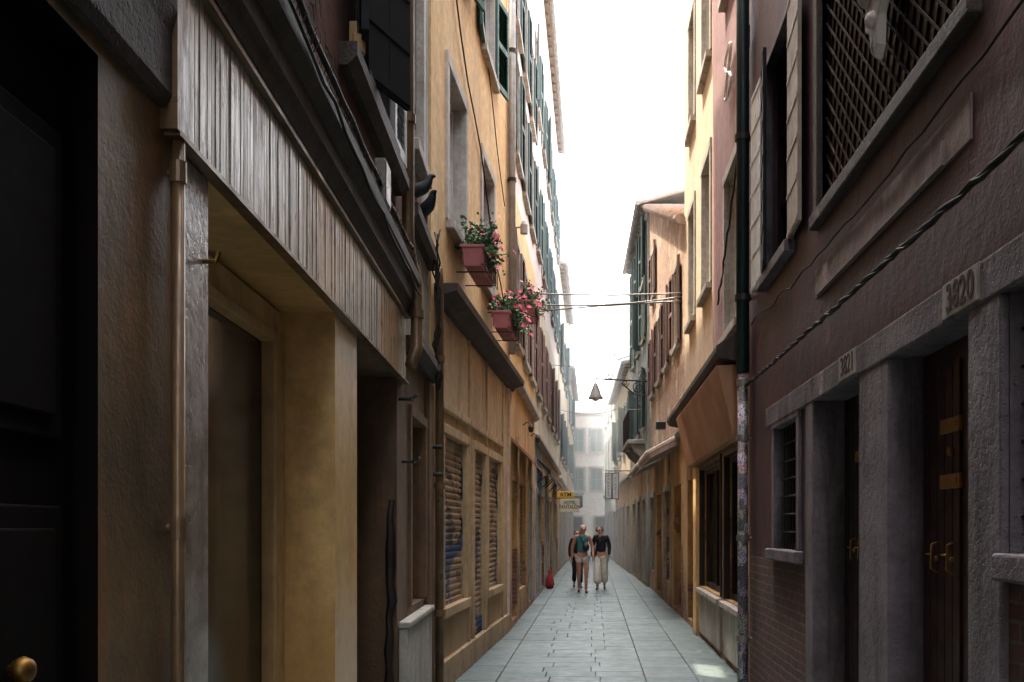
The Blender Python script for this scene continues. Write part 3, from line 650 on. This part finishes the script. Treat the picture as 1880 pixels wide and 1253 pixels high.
m=M(); c=R1.p(4.79,-.14,1.97); m.tube([c,c+Vector((-.015,0,0))],.02,12); m.build('peep_hole',dr,('brassp',))
dr=door(h,R1,5.83,7.05,.03,2.5,.2,'darkwood')
for yc in (6.5,6.7): handle(dr,R1.p(yc,-.18,1.45))
m=M(); m.box(R1,6.45,6.67,-.188,-.17,2.04,2.11); m.build('letter_slot',dr,('brassp',),bevel=.003)
for a,b,n in ((3.79,4.135,.03),(5.245,5.835,.028),(7.045,7.30,.03)):
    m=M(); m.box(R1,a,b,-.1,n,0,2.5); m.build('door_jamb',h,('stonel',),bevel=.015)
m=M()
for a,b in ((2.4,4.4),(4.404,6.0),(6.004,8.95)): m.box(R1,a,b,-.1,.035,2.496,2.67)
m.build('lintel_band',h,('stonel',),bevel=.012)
window(h,R1,*gh[3],'darkwood','glass',(2,1),None,'stonel',surw=.1,grille=True); window(h,R1,*gh[0],'darkwood','glass',(2,1),None,None,grille=True)
m=M(); m.box(R1,7.5,8.8,-.1,.07,1.33,1.424); m.build('sill',h,('stonel',),bevel=.012)
m=M(); m.box(R1,2.5,3.79,-.1,.07,1.40,1.504); m.build('sill',h,('stonel',),bevel=.012)
m=M(); m.box(R1,4.1,5.3,-.1,.06,0,.06); m.box(R1,5.8,7.1,-.1,.06,0,.06); m.build('door_step',h,('stonel',),bevel=.01)
for (yc,s,w_) in ((4.19,'3820',.42),(6.05,'3821',.42)):
    m=M(); m.box(R1,yc-w_/2,yc+w_/2,.03,.041,2.515,2.668)
    pl=m.build('number_plate',h,('platestone',),bevel=.004)
    text('house_number',s,.165,R1.p(yc,.042,2.592),(0,-1,0),(0,0,1),(-1,0,0),'inkbrown',pl,.002,.98,.002)
m=M(); m.box(R1,4.15,7.05,-.02,.012,3.22,3.42); m.build('plaster_band',h,('whitepl',),bevel=.004)
m=M(); m.box(R1,4.45,6.95,.012,.03,3.22,3.235); m.box(R1,4.44,4.455,.012,.03,3.22,3.33); m.build('band_moulding',h,('whitepl',))
window(h,R1,*up[0],'darkwood','glass',(2,3),'stonel','stonel',surw=.06); window(h,R1,*up[2],'darkwood','glass',(2,3),'stonel')
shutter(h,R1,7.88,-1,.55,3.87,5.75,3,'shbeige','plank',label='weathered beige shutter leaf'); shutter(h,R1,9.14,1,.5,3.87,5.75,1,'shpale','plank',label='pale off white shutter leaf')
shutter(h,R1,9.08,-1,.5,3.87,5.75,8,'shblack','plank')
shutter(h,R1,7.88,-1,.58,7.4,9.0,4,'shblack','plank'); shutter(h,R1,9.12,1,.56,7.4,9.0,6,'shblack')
MT['latt']=paint('dark_lattice_paint',(.022,.013,.012),(.012,.008,.008),.85,.1,spec=.06)
m=M(); m.box(R1,4.19,6.89,-.065,-.045,3.79,6.31); la=m.build('lattice_window',h,('darkwood',))
m=M(); st=.15; y0,y1,z0,z1=4.2,6.88,3.8,6.3
def clip(ya,za,yb,zb):
    t0,t1=0,1; d=yb-ya
    for lim,sg in ((y0,1),(y1,-1)):
        fa=(ya-lim)*sg; fb=(yb-lim)*sg
        if fa<0 and fb<0: return None
        if fa<0: t0=max(t0,fa/(fa-fb))
        if fb<0: t1=min(t1,fa/(fa-fb))
    if t0>=t1: return None
    return (ya+d*t0,za+(zb-za)*t0,ya+d*t1,za+(zb-za)*t1)
for k in range(-32,60):
    for sgn in (1,-1):
        c0=y0+k*st; c=clip(c0,z0,c0+sgn*(z1-z0)*(1.15 if sgn>0 else .55),z1)
        if c: m.tube([R1.p(c[0],-.035+.005*sgn,c[1]),R1.p(c[2],-.035+.005*sgn,c[3])],.008,5)
m.build('lattice',la,('latt',))
m=M(); m.box(R1,4.05,7.05,-.05,.06,3.70,3.795); m.box(R1,4.08,4.2,-.05,.04,3.795,6.3); m.box(R1,6.88,7.0,-.05,.04,3.795,6.3); m.build('stone_frame',la,('stoned',),bevel=.012)
m=M(); c=R1.p(5.35,.03,4.26)
pts=[(-.22,.50),(-.26,.34),(-.19,.26),(-.2,.14),(-.1,.06),(-.08,-.1),(-.02,-.17),(.02,-.04),(.06,-.12),(.1,.02),(.2,.08),(.19,.2),(.27,.3),(.22,.50)]
vs=[c+Vector((0,p[0],p[1])) for p in pts]+[c+Vector((-.05,p[0]*.8,p[1]*.92+.01)) for p in pts]; k=len(pts)
m.add(vs,[tuple(range(k)),tuple(range(k,2*k))]+[(i,(i+1)%k,k+(i+1)%k,k+i) for i in range(k)])
for yy,zz,rr in ((-.09,.24,.06),(.1,.25,.065),(.0,.07,.05),(.02,.38,.06)): m.lathe(c+Vector((-.05,yy,zz)),[(.0,-rr),(rr*.7,-rr*.7),(rr,0),(rr*.7,rr*.7),(0,rr)],10)
m.build('carved_ornament',None,('whiterev',),bevel=.012,label='weathered white carved stone ornament on the lattice window',category='ornament')
base=catenary(R1.p(10.1,.07,3.02),R1.p(1.5,.06,3.0),.03,90,.008)
for ph in (0,2.1,4.2):
    cable('thick twisted black cable bundle along the mauve wall' ,[v+Vector((.009*math.cos(i*.8+ph),0,.011*math.sin(i*.8+ph))) for i,v in enumerate(base)],.008)
cable('thin cable along the mauve wall',catenary(R1.p(9.8,.03,3.62),R1.p(2.5,.03,3.55),.12,30,.02),.007)
cable('black cable sloping up across the mauve wall',catenary(R1.p(9.9,.03,6.6),R1.p(12.5,.03,4.4),.25,24,.03),.012)
eave(h,R1,BK,10.1,HR1)
pipe('dark green downpipe upper section against the mauve wall',[R1.p(9.95,.09,9.7),R1.p(9.95,.09,3.15)],.065,('pipegreen','iron'),clamps=(3.9,5.5,7.5,9.5),f=R1)
pipe('grey downpipe base covered with stickers and graffiti',[R1.p(9.95,.09,3.14),R1.p(9.95,.09,0)],.052,('sticker','metal'),clamps=(.5,1.5,2.5,3.05),f=R1)

# ------------------------------------------------------------------ RIGHT second house
HR2=11.6
h=hs('ochre house with purple shade in its plaster colour with shop windows below a wooden cornice',R1,10.12,17.3)
gh=[(10.5,11.9,.75,2.45,.12),(12.3,14.6,.75,2.45,.12),(15.6,16.7,.1,2.4,.2)]
up=[(10.7,11.9,3.85,5.7,.15),(13.4,14.4,4.9,6.7,.15),(15.5,16.4,4.9,6.7,.15),(10.7,11.9,7.9,9.6,.15),(13.4,14.4,8.0,9.8,.15),(15.5,16.4,8.0,9.8,.15)]
m=M(); facade(m,R1,10.12,17.3,0,3.4,gh,1); facade(m,R1,10.12,13.2,3.4,HR2,[u for u in up if u[0]<13],2,3); facade(m,R1,13.2,17.3,3.4,HR2,[u for u in up if u[0]>13],0,3); body(m,R1,10.12,17.3,HR2)  # near part in the shade-coloured plaster, far part in plain ochre
m.build('wall',h,('ochre2','ochre','mauve2','whiterev'))
for u in up: window(h,R1,*u,'white','glass',(2,3),'stone','stone')
for u in gh[:2]: window(h,R1,*u,'darkwood','glass2',(2 if u[1]>12 else 1,1),None,'darkwood',fw=.07,surw=.07,name='shop_window')
m=M(); m.box(R1,15.6,16.7,-.23,-.2,.1,2.4)
for i in range(6): m.box(R1,15.64+i*.17,15.78+i*.17,-.205,-.19,.2,2.3)
m.build('door',h,('shbrown',))
m=M(); m.box(R1,14.85,15.25,-.05,.06,0,2.5); m.build('painted_post',h,('yellow',),bevel=.01)
for a,b in ((10.45,11.95),(12.25,14.65)):
    m=M(); m.box(R1,a,b,-.02,.03,.08,.66); m.box(R1,a-.03,b+.03,-.02,.08,.66,.73); m.build('stall_riser',h,('stone',),bevel=.01)
m=M(); vs=[R1.p(y,n,z) for y in (10.4,15.5) for n,z in ((.02,3.32),(.30,3.3),(.12,2.55),(.02,2.55))]; m.add(vs,[(0,1,2,3),(4,5,6,7),(0,1,5,4),(1,2,6,5),(2,3,7,6),(3,0,4,7)]); m.build('sign_board',h,('orange',),bevel=.01)
cornice(h,R1,10.3,17.25,3.33,[(.1,0),(.28,.04),(.31,.1),(.31,.16),(.1,.3)],'stoned','shop_cornice')
eave(h,R1,10.12,17.3,HR2,.2)
m=M(); p=R1.p(16.8,0,3.35); m.tube([p,p+Vector((-.35,0,.05))],.015,6); m.box(OF(p+Vector((-.45,0,0)),(1,0,0),(0,1,0)),-.08,.08,-.1,.1,-.08,.03); m.build('wall_lantern',None,('iron',),label='small boxy lantern fixed on the shop cornice',category='lamp')
m=M(); m.tube([R1.p(11.35+.26*math.sin(2*a),.05,6.8+.26*math.cos(a)) for a in [i*2*math.pi/40 for i in range(41)]],.018,6)
m.build('wall_anchor',None,('signwhite',),label='white looped iron wall anchor on the purple-shaded ochre wall',category='wall anchor',smooth=True)

# ------------------------------------------------------------------ brick gable house
h=hs('old brick gabled house with clay tile roof and brown shutters',R3,17.32,27)
up=[(y,y+.85,z,z+1.5,.14) for z in (5.0,) for y in (18.3,20.5,22.7,25)]+[(24.6,25.5,7.4,8.6,.14)]
gh=[(18.0,19.4,.1,2.4,.2),(20.2,21.9,.5,2.4,.2),(22.8,24.2,.1,2.4,.2),(25,26.4,.5,2.4,.2)]
RZ=10.2
m=M(); facade(m,R3,17.32,27,0,3.3,gh,1); facade(m,R3,17.32,27,3.3,6.9,up[:4],0)
def zr(y): return 6.9+(y-17.32)/(27-17.32)*(RZ-6.9)
for a,b in ((17.32,24.6),(25.5,27)): m.quad(R3.p(a,0,6.9),R3.p(b,0,6.9),R3.p(b,0,zr(b)),R3.p(a,0,zr(a)))
facade(m,R3,24.6,25.5,6.9,8.9,[up[4]]) ; m.quad(R3.p(24.6,0,8.9),R3.p(25.5,0,8.9),R3.p(25.5,0,zr(25.5)),R3.p(24.6,0,zr(24.6)))
body(m,R3,17.32,27,6.9,6,0,RZ); m.build('wall',h,('brickpale','ochre'))
for u in up:
    window(h,R3,*u,'white','glass',(2,2),'stone','stone'); shutter(h,R3,u[0]-.05,-1,.42,u[2],u[3],random.choice((4,8)),'shbrown'); shutter(h,R3,u[1]+.05,1,.42,u[2],u[3],5,'shbrown')
for i,u in enumerate(gh):
    if i%2: window(h,R3,*u,'darkwood','glass2',(2,1),None,'stone',name='shop_window')
    else: rolldoor(h,R3,*u,'rollm')
cornice(h,R3,17.35,27,3.25,[(.04,0),(.1,.05),(.1,.12)],'stone')
m=M(); n=.1
while n>-6:
    off=random.uniform(-.03,.03)
    for i in range(33):
        y=17.0+i*.31+off; m.tube([R3.p(y,n,zr(y)+.10+random.uniform(-.01,.015)),R3.p(y+.33,n+random.uniform(-.01,.01),zr(y+.33)+.06)],[.09,.075],8,0)
    n-=.19
vs=[R3.p(y,nn,zr(y)+t) for y in (17.0,27.3) for nn in (.08,-6) for t in (.0,.05)]; m.add(vs,[(0,1,3,2),(4,6,7,5),(0,4,5,1),(2,3,7,6),(0,2,6,4),(1,5,7,3)],1)
m.build('roof',h,('tile','eavew'))
for y0,y1 in ((18.2,21.3),(21.8,25.2)):
    m=M(); vs=[R3.p(y,nn,z) for y in (y0,y1) for nn,z in ((0,3.25),(.55,2.95),(.55,2.88),(0,3.15))]; m.add(vs,[(0,1,2,3),(4,5,6,7),(0,1,5,4),(1,2,6,5),(2,3,7,6),(3,0,4,7)])
    y=y0+.08
    while y<y1: m.tube([R3.p(y,0,3.28),R3.p(y,.6,2.96)],.06,8); y+=.16
    m.build('tiled_canopy',h,('tile',))
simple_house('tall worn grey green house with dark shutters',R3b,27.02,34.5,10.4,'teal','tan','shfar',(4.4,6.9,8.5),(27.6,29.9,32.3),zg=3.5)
t=thing('balcony','small stone balcony on carved brackets with iron railing','balcony',R3b.p(29,0,3.9))
m=M(); m.box(R3b,27.8,31,-.02,.5,3.95,4.08); 
m.build('slab',t,('stone',),bevel=.02)
for y in (28,29.4,30.8):
    m=M(); vs=[R3b.p(yy,n,z) for yy in (y-.08,y+.08) for n,z in ((0,3.95),(.42,3.95),(.3,3.75),(.12,3.6),(0,3.45))]; k=5; m.add(vs,[tuple(range(5)),tuple(range(5,10))]+[(i,(i+1)%k,k+(i+1)%k,k+i) for i in range(k)]); m.build('bracket',t,('stone',))
m=M(); y=27.85
while y<31: m.tube([R3b.p(y,.46,4.08),R3b.p(y,.46,4.9)],.012,6); y+=.12
m.tube([R3b.p(27.8,.46,4.9),R3b.p(31,.46,4.9)],.022,6); m.tube([R3b.p(27.8,.46,4.9),R3b.p(27.8,0,4.9)],.022,6); m.build('railing',t,('iron',))
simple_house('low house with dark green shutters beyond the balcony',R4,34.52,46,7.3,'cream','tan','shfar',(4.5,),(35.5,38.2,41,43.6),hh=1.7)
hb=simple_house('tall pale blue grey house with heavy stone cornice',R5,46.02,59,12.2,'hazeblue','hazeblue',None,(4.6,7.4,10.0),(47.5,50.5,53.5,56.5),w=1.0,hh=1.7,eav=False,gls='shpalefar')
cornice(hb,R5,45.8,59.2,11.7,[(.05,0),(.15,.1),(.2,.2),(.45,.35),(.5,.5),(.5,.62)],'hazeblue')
RE=OF((R5.p(46.02,0,0).x,46.0,0),(1,0,0),(0,-1,0))
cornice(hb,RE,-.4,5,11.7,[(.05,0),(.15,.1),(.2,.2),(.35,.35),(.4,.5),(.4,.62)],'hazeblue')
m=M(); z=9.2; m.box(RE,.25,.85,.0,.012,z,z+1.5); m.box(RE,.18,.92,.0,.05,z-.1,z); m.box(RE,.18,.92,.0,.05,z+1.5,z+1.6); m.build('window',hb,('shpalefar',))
E=OF((0,61.5,0),(1,0,0),(0,-1,0)); h=thing('house','pale pink house with green windows closing the alley and roof terrace','building',(0,61.5,0))
up=[(x,x+.75,z,z+1.4,.15) for z in (3.9,6.3) for x in (-3.1,-1.35,-.2,.9,2.1)]; gh=[(-1.9,-.7,.05,2.3,.2),(.1,1.3,.05,2.3,.2)]
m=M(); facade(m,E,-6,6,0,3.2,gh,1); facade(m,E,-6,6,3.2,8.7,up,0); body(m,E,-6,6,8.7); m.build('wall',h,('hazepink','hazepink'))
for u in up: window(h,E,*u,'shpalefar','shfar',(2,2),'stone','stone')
for u in gh: window(h,E,*u,'darkwood','glass2',(1,2),None,'stone',name='shop_window')
cornice(h,E,-6,6,8.5,[(.05,0),(.2,.1),(.25,.25)],'stone')
m=M(); x=-5.9
while x<6: m.tube([E.p(x,-.1,8.7),E.p(x,-.1,9.7)],.015,5); x+=.25
for z in (9.2,9.7): m.tube([E.p(-6,-.1,z),E.p(6,-.1,z)],.025,6)
m.build('terrace_railing',h,('metal',))

# ------------------------------------------------------------------ wires
for k,(z0,z1,sag) in enumerate(((5.85,5.8,.03),(5.72,5.74,.09),(5.6,5.66,-.02))):
    cable('thin metal tie wire strung across the alley between houses',catenary(L3.p(18.0+k*.25,0,z0),R3.p(17.8,0,z1),sag,16),.014,'metal','tie_wire')
cable('thin wire strung across the alley',catenary(L3.p(26,0,5.9),R3.p(25,0,6.2),.25,16),.008,'metal','tie_wire')
cable('thin wire strung across the alley',catenary(L3.p(33,0,5.6),R4.p(36,0,6.1),.3,16),.009,'metal','tie_wire')
# ------------------------------------------------------------------ street lamp
yl=26.8; wx=R3.p(yl,0,0).x
t=thing('street_lamp','wrought iron bracket street lamp hanging over the alley','street lamp',(wx,yl,5.4))
m=M(); m.tube([(wx,yl,5.55),(.05,yl,5.62)],.022,8); m.tube([(wx,yl,5.15),(1.1,yl,5.2),(.75,yl,5.5)],.018,8)
m.box(OF((wx,yl,5.35),(1,0,0),(0,1,0)),-.03,0.01,-.06,.06,-.3,.35)
def spiral(c,r,turns,dir_=1,st=0):
    return [Vector(c)+Vector((math.cos(st+dir_*a)*r*(1-a/(turns*6.3)*.8),0,math.sin(st+dir_*a)*r*(1-a/(turns*6.3)*.8))) for a in [i*turns*6.28/30 for i in range(31)]]
m.tube(spiral((1.2,yl,5.38),.15,1.6,1,2),.014,6); m.tube(spiral((.85,yl,5.5),.1,1.5,-1,0),.012,6); m.tube(spiral((1.32,yl,5.72),.12,1.5,-1,3),.012,6); m.tube(spiral((.45,yl,5.7),.08,1.5,1,4),.01,6)
m.build('bracket',t,('iron',))
m=M(); m.tube([(.05,yl,5.62),(.05,yl,5.5)],.012,6); m.lathe((.05,yl,5.08),[(.2,0),(.205,.02),(.15,.11),(.12,.22),(.07,.34),(.06,.38),(.03,.42),(.02,.44),(0,.44)],18)
m.build('lamp_shade',t,('pipegrey',),smooth=True)
m=M(); m.lathe((.05,yl,5.01),[(0,0),(.07,.02),(.11,.07),(.1,.1),(0,.1)],14); m.build('lamp_glass',t,('signwhite',),smooth=True)

# ------------------------------------------------------------------ signs
t=thing('hotel_sign','white hanging sign reading HOTEL PANTALON below yellow ATM sign','sign',(-1.28,29.7,2.6))
ys=29.7
m=M(); m.box(W,-1.00,-.42,ys-.03,ys+.03,2.08,2.48); p=m.build('sign_panel',t,('signcream',),bevel=.01)
text('lettering','HOTEL\nPANTALON',.15,(-.71,ys-.032,2.29),(1,0,0),(0,0,1),(0,-1,0),'ink',p,.003,.80,.002)
m=M(); m.box(W,-1.08,-.60,ys-.03,ys+.03,2.50,2.69); p=m.build('atm_panel',t,('signyellow',),bevel=.01)
text('lettering','ATM',.17,(-.84,ys-.032,2.595),(1,0,0),(0,0,1),(0,-1,0),'ink',p,.003,1.,.002)
m=M(); m.tube([(-1.31,ys,2.49),(-.4,ys,2.49)],.012,6); m.build('bracket',t,('iron',))
ys=29.9
t=thing('hotel_sign','pair of narrow vertical white signs reading hotel tivoli','sign',(1.4,ys,3.0))
for x0,s in ((.36,'*\n*\nh\no\nt\ne\nl'),(.575,'t\ni\nv\no\nl\ni')):
    m=M(); m.box(W,x0,x0+.165,ys-.03,ys+.03,2.49,3.24); p=m.build('sign_panel',t,('signwhite',),bevel=.006)
    text('lettering',s,.11,(x0+.0825,ys-.032,2.865),(1,0,0),(0,0,1),(0,-1,0),'ink',p,.003,1.0,.0)
    m=M()
    for a,b,c,d in ((x0-.018,x0,2.472,3.258),(x0+.165,x0+.183,2.472,3.258),(x0,x0+.165,2.472,2.49),(x0,x0+.165,3.24,3.258)): m.box(W,a,b,ys-.04,ys+.04,c,d)
    m.build('sign_frame',t,('iron',))
m=M(); m.tube([(R3b.p(ys,0,0).x,ys,3.32),(.34,ys,3.32)],.012,6); m.tube([(.44,ys,3.32),(.44,ys,3.25)],.008,5); m.tube([(.66,ys,3.32),(.66,ys,3.25)],.008,5); m.build('bracket',t,('iron',))
t=thing('shop_sign','small dark hanging shop sign over the alley','sign',(-1.1,41,2.8))
m=M(); m.box(W,-.85,-.45,40.97,41.03,2.45,2.95); m.build('sign_panel',t,('shgreen',),bevel=.01)
m=M(); m.tube([(-1.3,41,3.0),(-.4,41,3.0)],.015,6); m.build('bracket',t,('iron',))
for y,z in ((18.4,3.5),(20.6,3.5)):
    m=M(); p=L3.p(y,0,z); m.tube([p,p+Vector((.08,0,.06)),p+Vector((.15,0,.02))],.010,6); m.lathe(p+Vector((.15,0,-.13)),[(.02,0),(.04,.02),(.055,.09),(.03,.13),(0,.15)],12)
    m.build('wall_lantern',None,('iron',),label='small iron lantern on a curved wall arm',category='lamp',group='wall lanterns')
m=M(); p=L2.p(15.9,.0,6.4); m.tube([p,p+Vector((.2,-.02,0))],.015,6); m.lathe(p+Vector((.22,0,-.1)),[(0,0),(.06,.0),(.06,.14),(.03,.2),(0,.2)],12); m.build('wall_lantern',None,('pipegrey',),label='small camera like lantern on the pink wall',category='lamp')
m=M(); m.lathe((-1.16,26.3,0),[(0,0),(.09,.01),(.12,.1),(.11,.22),(.07,.34),(.03,.4),(.045,.46),(.02,.5),(0,.48)],14); m.build('rubbish_bag',None,('cred',),smooth=True,label='red rubbish bag standing against the alley wall',category='bag')

# ------------------------------------------------------------------ people
def person(loc,H,label,kind,hair,heading=0.,step=1,headturn=0):
    k=H/1.66
    def S(v): return tuple(x*k for x in v)
    t=(-1 if step<0 else 1)
    V=[];E_=[]
    def a(x,y,z,r,r2=None,p=None):
        V.append(S((x,y,z,r,r2 or r))); i=len(V)-1
        if p is not None: E_.append((p,i))
        return i
    hd=headturn*.02
    pel=a(0,0,.93,.135,.10); wa=a(0,0,1.07,.108,.08,pel); ch=a(0,-.005,1.22,.13,.095,wa); uc=a(0,0,1.335,.10,.075,ch); ne=a(0,-.005,1.42,.048,.05,uc)
    jw=a(hd*.5,-.025,1.475,.052,.06,ne); sk=a(hd,-.018,1.54,.07,.085,jw); cr=a(hd,0,1.605,.052,.06,sk)
    nz=a(hd*2,-.105,1.53,.011,.011,sk); e1=a(.082+hd,.0,1.535,.012,.018,sk); e2=a(-.082+hd,.0,1.535,.012,.018,sk)
    hands=[]
    arm={}
    for s in (-1,1):
        sh=a(s*.155,0,1.36,.052,.055,uc); f=s*t
        if kind=='A' : el=a(s*.245,.03,1.11,.044,None,sh); wr=a(s*.255,-.10*(1 if s>0 else -.1),.90,.028,None,el)
        elif kind=='B': el=a(s*.22,.03,1.1,.036,None,sh); wr=a(s*.21,-.06,.88,.024,None,el)
        else: el=a(s*.22,.0,1.1,.036,None,sh); wr=a(s*.22,-.06,.87,.024,None,el)
        wp=V[wr]; pm=a(wp[0]/k,wp[1]/k-.01,wp[2]/k-.07,.028,.018,wr); hands.append((s,V[pm]))
        arm[s]=(V[sh],V[el],V[wr])
    legs={}
    for s in (-1,1):
        hp=a(s*.085,0,.86,.085,.09,pel); fw=(s*t>0)
        if fw: kn=a(s*.085,-.11,.49,.058,None,hp); an=a(s*.08,-.13,.085,.036,None,kn); he=a(s*.08,-.12,.045,.03,None,an); to=a(s*.095,-.26,.022,.028,.018,he)
        else: kn=a(s*.085,-.02,.49,.058,None,hp); an=a(s*.08,.16,.12,.036,None,kn); he=a(s*.08,.17,.085,.028,None,an); to=a(s*.09,.05,.024,.027,.018,he)
        legs[s]=(V[hp],V[kn],V[an])
    roots=[pel]
    for s,pm in hands:
        px,py,pz=[c/k for c in pm[:3]]
        for i,(dy,L) in enumerate(((-.022,.065),(-.008,.075),(.007,.07),(.02,.055))):
            r0=a(px,py+dy,pz-.01,.0085); roots.append(r0); r1=a(px-s*.004,py+dy*1.15,pz-.02-L*.55,.008,None,r0); a(px-s*.018,py+dy*1.15-.004,pz-.02-L,.0065,None,r1)
        r0=a(px,py-.012,pz+.03,.010); roots.append(r0); r1=a(px-s*.004,py-.038,pz+.0,.009,None,r0); a(px-s*.01,py-.045,pz-.03,.0075,None,r1)
    b=skin('person',V,E_,roots,'skin',None,loc,2,label,'person','people walking in the alley')
    def child(name,vs,es,mat,sub=2):
        o=skin(name,[S(v) for v in vs],es,[0],mat,None,loc,sub); o.parent=b; o.location=(0,0,0); return o
    def un(v): return tuple(c/k for c in v[:3])
    tv=[(0,0,.93,.155,.12),(0,0,1.07,.128,.10),(0,-.005,1.22,.15,.112),(0,0,1.335,.118,.09),(0,0,1.39,.06,.06)]; te=[(0,1),(1,2),(2,3),(3,4)]
    for s in (-1,1):
        sh,el,wr=[un(x) for x in arm[s]]; tv.append((*sh,.066,.066)); te.append((3,len(tv)-1))
        if kind!='A':
            tv.append((*el,.054,.054)); te.append((len(tv)-2,len(tv)-1)); tv.append((*wr,.04,.04)); te.append((len(tv)-2,len(tv)-1))
    child('top',tv,te,{'A':'ctop','B':'cblack','C':'cblack'}[kind])
    bv=[(0,0,.94,.15,.115)]; be=[]
    for s in (-1,1):
        hp,kn,an=[un(x) for x in legs[s]]; bv.append((hp[0],hp[1],.85,.105,.11)); be.append((0,len(bv)-1))
        if kind=='A': bv.append((kn[0],kn[1]*.6,.68,.096,.096)); be.append((len(bv)-2,len(bv)-1))
        else:
            w_=.105 if kind=='B' else .065
            bv.append((kn[0],kn[1],kn[2],w_,w_)); be.append((len(bv)-2,len(bv)-1)); bv.append((an[0],an[1]*.9,an[2]+.03,w_*1.1,w_*1.1)); be.append((len(bv)-2,len(bv)-1))
    child('shorts' if kind=='A' else 'trousers',bv,be,{'A':'cshort','B':'ccream','C':'cblack'}[kind])
    hv=[(hd,.012,1.60,.07,.075),(hd,.035,1.55,.072,.06),(hd,.045,1.49,.055,.045),(hd,-.03,1.625,.055,.04),(hd+.065,.02,1.56,.03,.04),(hd-.065,.02,1.56,.03,.04)]
    he_=[(0,1),(1,2),(0,3),(0,4),(0,5)]
    if kind!='A': hv+=[(hd+.075,.015,1.49,.025,.035),(hd-.075,.015,1.49,.025,.035)]; he_+=[(4,6),(5,7)]
    else: hv[0]=(hd,.012,1.61,.09,.09); hv[4]=(hd+.08,.015,1.57,.045,.045); hv[5]=(hd-.08,.015,1.57,.045,.045)
    child('hair',hv,he_,hair)
    L=Vector(loc)
    def sub(m,name,mat):
        o=m.build(name,None,(mat,),smooth=True); w=Vector(o.location); o.parent=b; o.location=w-L
    for s in (-1,1):
        m=M(); c=L+Vector(S((hd*1.6+s*.03,-.094,1.548))); m.lathe(c,[(0,-.008),(.009,-.004),(.011,0),(.009,.004),(0,.008)],8)
        sub(m,'eye','ink')
    m=M(); c=L+Vector(S((hd*1.6,-.092,1.495))); m.tube([c+Vector((-.022,.004,0)),c+Vector((0,-.003,-.002)),c+Vector((.022,.004,0))],[.003,.006,.003],6); sub(m,'mouth','cred')
    for s in (-1,1):
        m=M(); hp,kn,an=legs[s]; f=(s*t>0)
        if f: y0,z0,y1=-.13,.0,-.29
        else: y0,z0,y1=.19,.03,.02
        m.tube([L+Vector(S((s*.082,y0+.03,z0+.025))),L+Vector(S((s*.088,(y0+y1)/2,.022+z0*.4))),L+Vector(S((s*.095,y1,.02)))],[.03*k,.034*k,.022*k],8)
        sub(m,'shoe','leather')
    m=M()
    if kind in 'AB':
        c=L+Vector(S((-.18,-.06,.95)))
        if kind=='A': c=L+Vector(S((.08,-.15,1.12)))
        m.tube([c+Vector((0,0,.09)),c+Vector((0,-.01,.0)),c+Vector((0,0,-.1))],[.05,.09,.07],10)
        m.tube([L+Vector(S((-.09,-.06,1.41))),L+Vector(S((.0,-.125,1.25))),c+Vector((0,0,.08))],.012,6); m.tube([L+Vector(S((-.09,-.03,1.42))),L+Vector(S((.05,.12,1.25))),L+Vector(S((.16,.05,1.1))),c+Vector((0,.03,.06))],.012,6)
        sub(m,'shoulder_bag','leather')
    b.rotation_euler=(0,0,heading)
    return b
person((-.28,24.8,0),1.70,'woman in green sleeveless top and beige shorts walking with crossbody bag','A','hairg',.05,1,1)
person((.19,26.0,0),1.68,'woman in black long sleeved top and wide cream trousers walking','B','haird',-.08,-1,-2)
person((-.44,26.9,0),1.58,'person in dark clothes walking behind two women','C','haird',.1,1)

# ------------------------------------------------------------------ haze: real scattering air in the far half of the alley
m=M(); m.box(W,-1.9,2.6,30.3,61,-.01,17)
vm=bpy.data.materials.new('haze_air'); vm.use_nodes=True; nt=vm.node_tree; nt.nodes.clear(); o_=nt.nodes.new('ShaderNodeOutputMaterial'); vs_=nt.nodes.new('ShaderNodeVolumeScatter')
vs_.inputs['Density'].default_value=.02; vs_.inputs['Anisotropy'].default_value=.3; vs_.inputs['Color'].default_value=(.93,.98,1,1); nt.links.new(vs_.outputs[0],o_.inputs['Volume'])
MT['haze']=vm
m.build('haze',None,('haze',),kind='structure')
# ------------------------------------------------------------------ light
EL,AZ=R(70),R(-50)
wd=bpy.data.worlds.new('World'); scene.world=wd; wd.use_nodes=True; nt=wd.node_tree
bg=nt.nodes['Background']; sky=nt.nodes.new('ShaderNodeTexSky'); sky.sky_type='NISHITA'; sky.sun_disc=False; sky.sun_elevation=EL; sky.sun_rotation=AZ; sky.dust_density=5; sky.air_density=1.; sky.ozone_density=1
hsn=nt.nodes.new('ShaderNodeHueSaturation'); hsn.inputs['Saturation'].default_value=.3; hsn.inputs['Value'].default_value=11.
nt.links.new(sky.outputs[0],hsn.inputs['Color']); nt.links.new(hsn.outputs[0],bg.inputs[0]); bg.inputs[1].default_value=.15
sd=bpy.data.lights.new('sun','SUN'); sd.energy=12; sd.angle=R(.5); sd.color=(1,.88,.7); so=bpy.data.objects.new('sun',sd); COL.objects.link(so)
sp=Vector((math.sin(AZ)*math.cos(EL),math.cos(AZ)*math.cos(EL),math.sin(EL))); so.rotation_euler=(-sp).to_track_quat('-Z','Y').to_euler(); so.location=(0,0,30)
cd=bpy.data.cameras.new('camera'); cam=bpy.data.objects.new('camera',cd); COL.objects.link(cam); cam.location=(0,0,1.6); cam.rotation_euler=(R(90),0,0)
cd.sensor_width=36; cd.lens=35; cd.shift_x=-150/1880; cd.shift_y=343.5/1880; cd.clip_end=1000; cd.clip_start=.05
scene.camera=cam
scene.view_settings.view_transform='Standard'; scene.view_settings.look='None'; scene.view_settings.exposure=0
